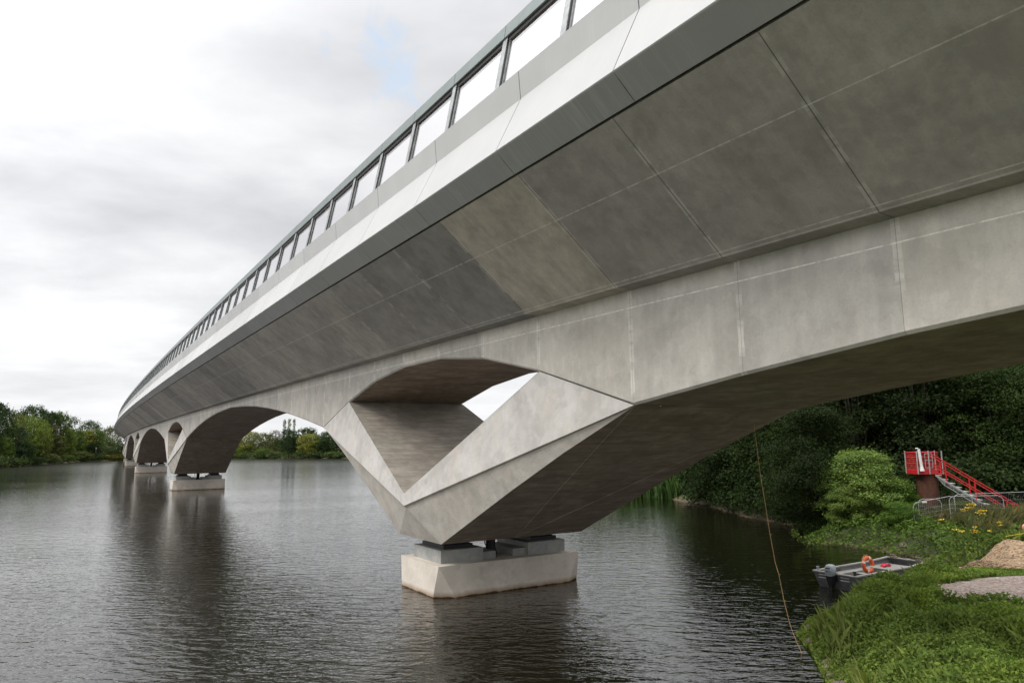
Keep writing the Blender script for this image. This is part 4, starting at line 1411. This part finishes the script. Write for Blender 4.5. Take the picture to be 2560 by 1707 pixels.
# outboard motor
motor = rel(MB().build('outboard_motor', M['black']), boat); motor.matrix_parent_inverse = Matrix.Identity(4)
mb = MB()
prof = [(0.00, 0.10, 0.13, -0.02), (0.06, 0.15, 0.17, 0), (0.20, 0.17, 0.18, 0), (0.32, 0.155, 0.165, 0.02), (0.40, 0.11, 0.12, 0.03), (0.42, 0.03, 0.04, 0.03)]
def rrect(a, b_, z, ox):
    out_ = []
    for k in range(16):
        q = 2 * math.pi * k / 16
        c_, s_ = math.cos(q), math.sin(q)
        e = 0.45
        out_.append((ox + math.copysign(abs(c_) ** e, c_) * b_, math.copysign(abs(s_) ** e, s_) * a, z))
    return out_
rg = [rrect(a, b_, 0.52 + z, -0.22 + ox) for z, a, b_, ox in prof]
for a, b_ in zip(rg, rg[1:]):
    for k in range(16):
        j = (k + 1) % 16; mb.poly([a[k], a[j], b_[j], b_[k]])
mb.poly(rg[0]); mb.poly(rg[-1])
o = mb.build('cowl', M['grey'], smooth=True); o.parent = motor
mb = MB(); mb.box((-0.402, -0.10, 0.79), (-0.388, 0.08, 0.825)); mb.box((-0.402, -0.10, 0.68), (-0.388, -0.05, 0.71)); mb.box((-0.402, -0.02, 0.68), (-0.388, 0.08, 0.71))
o = mb.build('cowl_vent', M['black']); o.parent = motor
mb = MB()
mb.prism([(-0.36, -0.13, 0.53), (-0.05, -0.13, 0.53), (-0.05, 0.13, 0.53), (-0.36, 0.13, 0.53)], [(-0.30, -0.06, 0.16), (-0.08, -0.06, 0.16), (-0.08, 0.06, 0.16), (-0.30, 0.06, 0.16)])
mb.prism([(-0.28, -0.045, -0.30), (-0.10, -0.045, -0.30), (-0.10, 0.045, -0.30), (-0.28, 0.045, -0.30)], [(-0.29, -0.058, 0.16), (-0.09, -0.058, 0.16), (-0.09, 0.058, 0.16), (-0.29, 0.058, 0.16)])
mb.box((-0.12, -0.11, 0.30), (0.09, 0.11, 0.60)); mb.box((-0.38, -0.09, -0.28), (-0.08, 0.09, -0.26))
mb.tube([(0.0, 0.04, 0.62), (0.35, 0.10, 0.66), (0.55, 0.12, 0.66)], [0.03, 0.025, 0.03], 6)
o = mb.build('motor_leg', M['black']); o.parent = motor


def bworld(x, y, z):
    a = math.atan2(u.y, u.x)
    return Vector((bo.x + x * math.cos(a) - y * math.sin(a), bo.y + x * math.sin(a) + y * math.cos(a), z))


# lifebuoy leaning in the boat
lb = tag(empty('lifebuoy', place(2170, 1411, 28.05)), 'orange lifebuoy with white bands standing up in the grey boat', 'lifebuoy')
Rm, rm = 0.250, 0.078
def torus(a0, a1, Rr, rr, n1_=28, n2_=12):
    mb = MB(); n1_ = max(3, int(n1_ * (a1 - a0) / (2 * math.pi)))
    rg = []
    for i in range(n1_ + 1):
        a = a0 + (a1 - a0) * i / n1_
        rg.append([((Rr + rr * math.cos(q)) * math.cos(a), rr * 0.8 * math.sin(q), (Rr + rr * math.cos(q)) * math.sin(a)) for q in [2 * math.pi * k / n2_ for k in range(n2_)]])
    for i in range(n1_):
        for k in range(n2_):
            j = (k + 1) % n2_; mb.poly([rg[i][k], rg[i][j], rg[i + 1][j], rg[i + 1][k]])
    return mb
torus(0, 2 * math.pi, Rm, rm).build('ring', M['orange'], lb, smooth=True)
for k in range(4):
    a = math.pi / 4 + k * math.pi / 2 + 0.55
    torus(a - 0.13, a + 0.13, Rm, rm * 1.05, 40).build('band', M['white'], lb, smooth=True)
mb = MB()
for k in range(4):
    a0 = math.pi / 4 + k * math.pi / 2 + 0.55; a1 = a0 + math.pi / 2
    mb.tube([((Rm + rm + (0.035 if 0 < i < 6 else 0)) * math.cos(a0 + (a1 - a0) * i / 6), 0, (Rm + rm + (0.035 if 0 < i < 6 else 0)) * math.sin(a0 + (a1 - a0) * i / 6)) for i in range(7)], 0.009, 5)
mb.build('grab_line', M['rope'], lb)
lb.rotation_euler = (R(-8), R(10), R(26))
# red life jacket on the bow deck
lj = tag(empty('life_jacket', tuple(bworld(3.95, 0.30, 0.41)), 0.9), 'crumpled red life jacket on the bow deck of the boat', 'life jacket')
mb = MB()
rsj = np.random.RandomState(2)
for cx_, cy_, rx_, ry_ in ((-0.14, 0.05, 0.16, 0.11), (0.14, -0.03, 0.17, 0.12), (0.0, 0.12, 0.15, 0.09)):
    rg = []
    for i in range(7):
        th = math.pi / 2 * i / 6; row = []
        for k in range(12):
            ph = 2 * math.pi * k / 12; q = 1 + 0.18 * math.sin(3 * ph + cx_ * 20) + 0.08 * rsj.randn()
            row.append((cx_ + rx_ * q * math.cos(th) * math.cos(ph), cy_ + ry_ * q * math.cos(th) * math.sin(ph), 0.11 * math.sin(th)))
        rg.append(row)
    for i in range(6):
        for k in range(12):
            j = (k + 1) % 12; mb.poly([rg[i][k], rg[i][j], rg[i + 1][j], rg[i + 1][k]])
mb.build('jacket', M['redcloth'], lj, merge=True)
mb = MB(); mb.tube([(-0.28, 0.0, 0.02), (-0.1, -0.12, 0.10), (0.08, -0.14, 0.09), (0.3, -0.1, 0.02)], 0.02, 6)
mb.build('strap', M['black'], lj)

a = bworld(4.85, 0.5, 0.75); b_ = Vector((18.9, 31.9, float(height(18.9, 31.9)) + 0.1))
mb = MB(); mb.tube([a, (a + b_) / 2 + Vector((0, 0, -0.12)), b_], 0.010, 5)
tag(mb.build('mooring_line', M['rope']), 'short mooring line from the boat bow to the bank', 'rope')

# rope hanging from the underside of the bridge
pts = [(7.23, 21.44, 6.10)]
pix = [(1888, 1085), (1900, 1180), (1914, 1265), (1925, 1335), (1938, 1405), (1947, 1435), (1960, 1500), (1975, 1560), (1990, 1600), (2005, 1632)]
for i, (a, b_) in enumerate(pix):
    dist = 21.44 + (19.71 - 21.44) * (i + 1) / len(pix)
    pts.append(place(a, b_, dist))
mb = MB(); mb.tube(pts, 0.0085, 6)
for k in (4, 6, 7): 
    p_ = Vector(pts[k]); mb.tube([p_, p_ + Vector((0.05, 0.01, -0.01))], 0.008, 5)
tag(mb.build('hanging_rope', M['rope']), 'thin tan rope hanging from under the bridge into the water', 'rope')

# sunken timber frame by the reeds
rt = tag(empty('timber_frame', place(1755, 1262, 63.5)), 'broken dark timber landing frame sloping into the water by the reeds', 'timber frame')
rt.location.z = 0.0
for (a, b_) in (((-1.3, 0, -0.1), (0.5, 0.2, 1.25)), ((0.7, 0.0, -0.1), (2.1, 0.2, 1.05)), ((0.5, 0.2, 1.2), (2.15, 0.2, 1.1)), ((0.0, 0.1, 0.8), (1.7, 0.15, 0.75))):
    mb = MB(); a, b_ = Vector(a), Vector(b_); dr = (b_ - a).normalized(); sd = dr.cross(Vector((0, 1, 0))).normalized() * 0.09; dp = Vector((0, 0.07, 0))
    mb.prism([a - sd - dp, a + sd - dp, a + sd + dp, a - sd + dp], [b_ - sd - dp, b_ + sd - dp, b_ + sd + dp, b_ - sd + dp]); mb.build('beam', M['wood'], rt)
mb = MB(); mb.box((-1.7, -0.4, 0.02), (0.7, -0.1, 0.10)); mb.build('floating_plank', M['wood'], rt)

# ------------------------------------------------------------------ red access platform and stair
PT = Vector((21.8, 40.0, 0))
plat = tag(empty('stair_platform', (22.9, 40.6, 1.9)), 'red steel platform on a rusty pile with a stair down to the right', 'platform')
def PB(mb, name, m_): return rel(mb.build(name, m_), plat)
FZ = 3.62
x0, x1, y0, y1 = 22.40, 24.1, 40.0, 41.2
mb = MB()
mb.box((x0, y0, FZ), (23.55, y0 + 0.03, FZ + 0.20)); mb.box((x0, y1, FZ), (x1, y1 + 0.03, FZ + 0.20)); mb.box((x0, y0 + 0.03, FZ), (x0 + 0.03, y1, FZ + 0.20)); mb.box((x0 + 0.03, y0 + 0.03, FZ - 0.02), (x1, y1, FZ + 0.02))
PB(mb, 'deck_tray', M['red'])
for (a, b_) in (((x0, y0), (23.6, y0)), ((x0, y1), (x1, y1)), ((x0, y0), (x0, y1))):
    mb = MB(); L_ = math.hypot(b_[0] - a[0], b_[1] - a[1]); dr = Vector((b_[0] - a[0], b_[1] - a[1], 0)) / L_
    A_ = Vector((a[0], a[1], 0))
    nh = 24
    for k in range(nh + 1):
        q = A_ + dr * (L_ * k / nh); mb.tube([q + Vector((0, 0, FZ + 0.20)), q + Vector((0, 0, FZ + 1.2))], 0.0045, 4, cap=False)
    for k in range(9):
        zz_ = FZ + 0.22 + 0.118 * k; mb.tube([A_ + Vector((0, 0, zz_)), A_ + dr * L_ + Vector((0, 0, zz_))], 0.0045 if k % 3 else 0.012, 4, cap=False)
    mb.tube([A_ + Vector((0, 0, FZ + 1.2)), A_ + dr * L_ + Vector((0, 0, FZ + 1.2))], 0.022, 6)
    PB(mb, 'mesh_panel', M['red'])
for (a, b_) in ((x0, y0), (x0, y1), (23.05, y0), (23.25, y1), (23.75, y1), (23.80, y0 + 0.03), (x1, y1)):
    mb = MB(); mb.tube([(a, b_ - 0.03, FZ), (a, b_ - 0.03, FZ + 1.27)], 0.032, 8); PB(mb, 'post', M['galv'])
mb = MB()
for k in (0.35, 0.75, 1.12): mb.tube([(22.85, y0 - 0.02, FZ + k), (23.25, y0 - 0.02, FZ + k)], 0.015, 6)
for k in (22.85, 23.25): mb.tube([(k, y0 - 0.02, FZ + 0.35), (k, y0 - 0.02, FZ + 1.12)], 0.018, 6)
PB(mb, 'gate', M['galv'])
mb = MB(); mb.tube([(23.25, 40.65, float(height(23.25, 40.65)) - 0.4), (23.25, 40.65, FZ - 0.02)], 0.54, 24)
PB(mb, 'pile', M['rust'])
mb = MB(); mb.tube([(22.62, 39.95, FZ + 0.18), (22.60, 39.95, FZ + 0.45), (22.56, 39.95, FZ + 1.0), (22.53, 39.95, FZ + 1.38)], [0.12, 0.075, 0.078, 0.07], 12)
mb.tube([(22.50, 39.95, FZ + 1.42), (22.36, 39.95, FZ + 1.42)], 0.03, 6)
wp = mb.build('white_pipe', M['white']); tag(wp, 'white plastic pipe standing at the front of the red platform', 'pipe')
# stair flight
top = Vector((23.35, 40.0, FZ - 0.02)); bot = Vector((27.05, 39.1, 0.95))
gx_, gy_ = bot.x - top.x, bot.y - top.y
Ls = bot - top; wdir = Vector((-Ls.y, Ls.x, 0)).normalized() * 0.80
for g in (0, 1):
    mb = MB(); a = top + wdir * g; b_ = bot + wdir * g; n_ = Vector((0, 0, 0.10)); t__ = wdir.normalized() * 0.03
    mb.prism([a - n_ - t__, a - n_ + t__, a + n_ * 0.2 + t__, a + n_ * 0.2 - t__], [b_ - n_ - t__, b_ - n_ + t__, b_ + n_ * 0.2 + t__, b_ + n_ * 0.2 - t__])
    if g == 0:
        c_ = Vector((0, 0, -0.34)); mb.tube([a, a + Ls * 0.10 + c_ * 0.9, b_ + c_ * 0.9], 0.028, 6)
        for k in range(1, 9): mb.tube([a + Ls * (k / 9), a + Ls * (k / 9) + c_], 0.018, 5)
    PB(mb, 'stringer', M['galv'])
nt = 12
for k in range(nt):
    a = top + Ls * ((k + 0.3) / nt); f_ = Vector((Ls.x, Ls.y, 0)).normalized() * 0.22
    mb = MB(); zt_ = Vector((0, 0, 0.035))
    mb.prism([a, a + f_, a + f_ + wdir, a + wdir], [a + zt_, a + f_ + zt_, a + f_ + wdir + zt_, a + wdir + zt_]); PB(mb, 'tread', M['tread'])
for g in (0, 1):
    for hh in (1.05, 0.55):
        mb = MB(); a = top + wdir * g + Vector((0, 0, hh)); b_ = bot + wdir * g + Vector((0, 0, hh)); 
        pts = [a - Ls * 0.02, b_ + Ls * 0.02]
        if hh > 1: pts.append(b_ + Ls * 0.02 + Vector((0.02, 0, -0.9)))
        mb.tube(pts, 0.030, 8); PB(mb, 'handrail', M['red'])
    for f_ in (0.14, 0.50, 0.96):
        mb = MB(); a = top + wdir * g + Ls * f_; mb.tube([a - Vector((0, 0, 0.12)), a + Vector((0, 0, 1.05))], 0.034, 8); PB(mb, 'handrail_post', M['red'])

# mesh site barriers with rounded corners
def mesh_barrier(x0_, y0_, z0_, x1_, y1_, z1_, h_, lab, legs=True):
    a = Vector((x0_, y0_, z0_)); b_ = Vector((x1_, y1_, z1_))
    rt = tag(empty('mesh_barrier', tuple(a)), lab, 'barrier', 'temporary wire mesh barriers')
    dr = (b_ - a); L_ = dr.length; dr.normalize()
    up = Vector((0, 0, 1)); r_ = 0.22
    zero = Vector((0, 0, 0))
    pts = [zero - up * 0.6, up * (h_ - r_), up * (h_ - r_ * 0.3) + dr * r_ * 0.3, up * h_ + dr * r_, up * h_ + dr * (L_ - r_), up * (h_ - r_ * 0.3) + dr * (L_ - r_ * 0.3), up * (h_ - r_) + dr * L_, dr * L_ - up * 0.6]
    mb = MB(); mb.tube(pts, 0.015, 7); mb.build('frame', M['galv'], rt)
    mb = MB()
    for k in range(1, int(L_ / 0.09)): 
        q = dr * (0.09 * k); mb.tube([q - up * 0.2, q + up * (h_ - 0.02)], 0.003, 3, cap=False)
    for k in range(1, int(h_ / 0.22)): mb.tube([up * (0.22 * k), up * (0.22 * k) + dr * L_], 0.003, 3, cap=False)
    mb.build('wire_mesh', M['post'], rt)
    return rt
def at(px, py, dist): return Vector(place(px, py, dist))
for (pl_, pr_, dl, dr_, lab) in (((2295, 2352), (1247, 1247), 38.4, 38.0, 'short wire mesh barrier left of the stair, with a small white sign'),
                                 ((2282, 2385), (1257, 1238), 37.6, 37.2, 'sloping mesh barrier crossing in front of the rusty pile'),
                                 ((2372, 2507), (1240, 1238), 37.0, 36.4, 'wire mesh barrier with rounded corners standing across the stair'),
                                 ((2384, 2640), (1236, 1226), 39.2, 39.0, 'long low wire mesh barrier running off the right edge of the photo')):
    a = at(pl_[0], pr_[0], dl); b_ = at(pl_[1], pr_[1], dr_)
    h_ = 1.05
    mesh_barrier(a.x, a.y, a.z - h_, b_.x, b_.y, b_.z - h_, h_, lab)
a = at(2311, 1254, 37.9)
mb = MB(); mb.box((-0.12, -0.01, -0.05), (0.12, 0.01, 0.05)); o = mb.build('sign_plate', M['white']); o.location = a
tag(o, 'small blank white plate hung on the left mesh barrier', 'sign')

# rope line and a pink float at the right edge
a = at(2515, 1340, 31.0); b_ = at(2600, 1322, 30.5)
mb = MB(); mb.tube([a, (a + b_) / 2 + Vector((0, 0, -0.03)), b_], 0.012, 5); tag(mb.build('yellow_line', M['yellow']), 'thin yellow line stretched over the weeds at the right edge', 'rope')
fl_ = tag(empty('float', tuple(at(2563, 1318, 30.8))), 'pale pink round float cut by the right edge of the photo', 'float')
mb = MB(); rg = []
for i in range(9):
    th = math.pi * i / 8; rg.append([(0.12 * math.sin(th) * math.cos(q), 0.12 * math.sin(th) * math.sin(q), 0.15 * math.cos(th)) for q in [2 * math.pi * k / 14 for k in range(14)]])
for a, b_ in zip(rg, rg[1:]):
    for k in range(14):
        j = (k + 1) % 14; mb.poly([a[k], a[j], b_[j], b_[k]])
mb.build('ball', M['pink'], fl_, smooth=True)
mb = MB(); mb.tube([(0, 0, -0.14), (0, 0, -0.9)], 0.012, 6); mb.build('stake', M['galv'], fl_)
# white post at the left wood's water edge
x, y, z = place(240, 1126, 331); mb = MB(); mb.tube([(0, 0, -1.0), (0, 0, 1.5)], 0.12, 6); mb.box((-0.3, -0.02, 0.9), (0.3, 0.02, 1.4)); o = mb.build('white_post', M['white']); o.location = (x, y, z)
tag(o, 'small white marker post at the right end of the left wood', 'post')

bpy.context.view_layer.update()
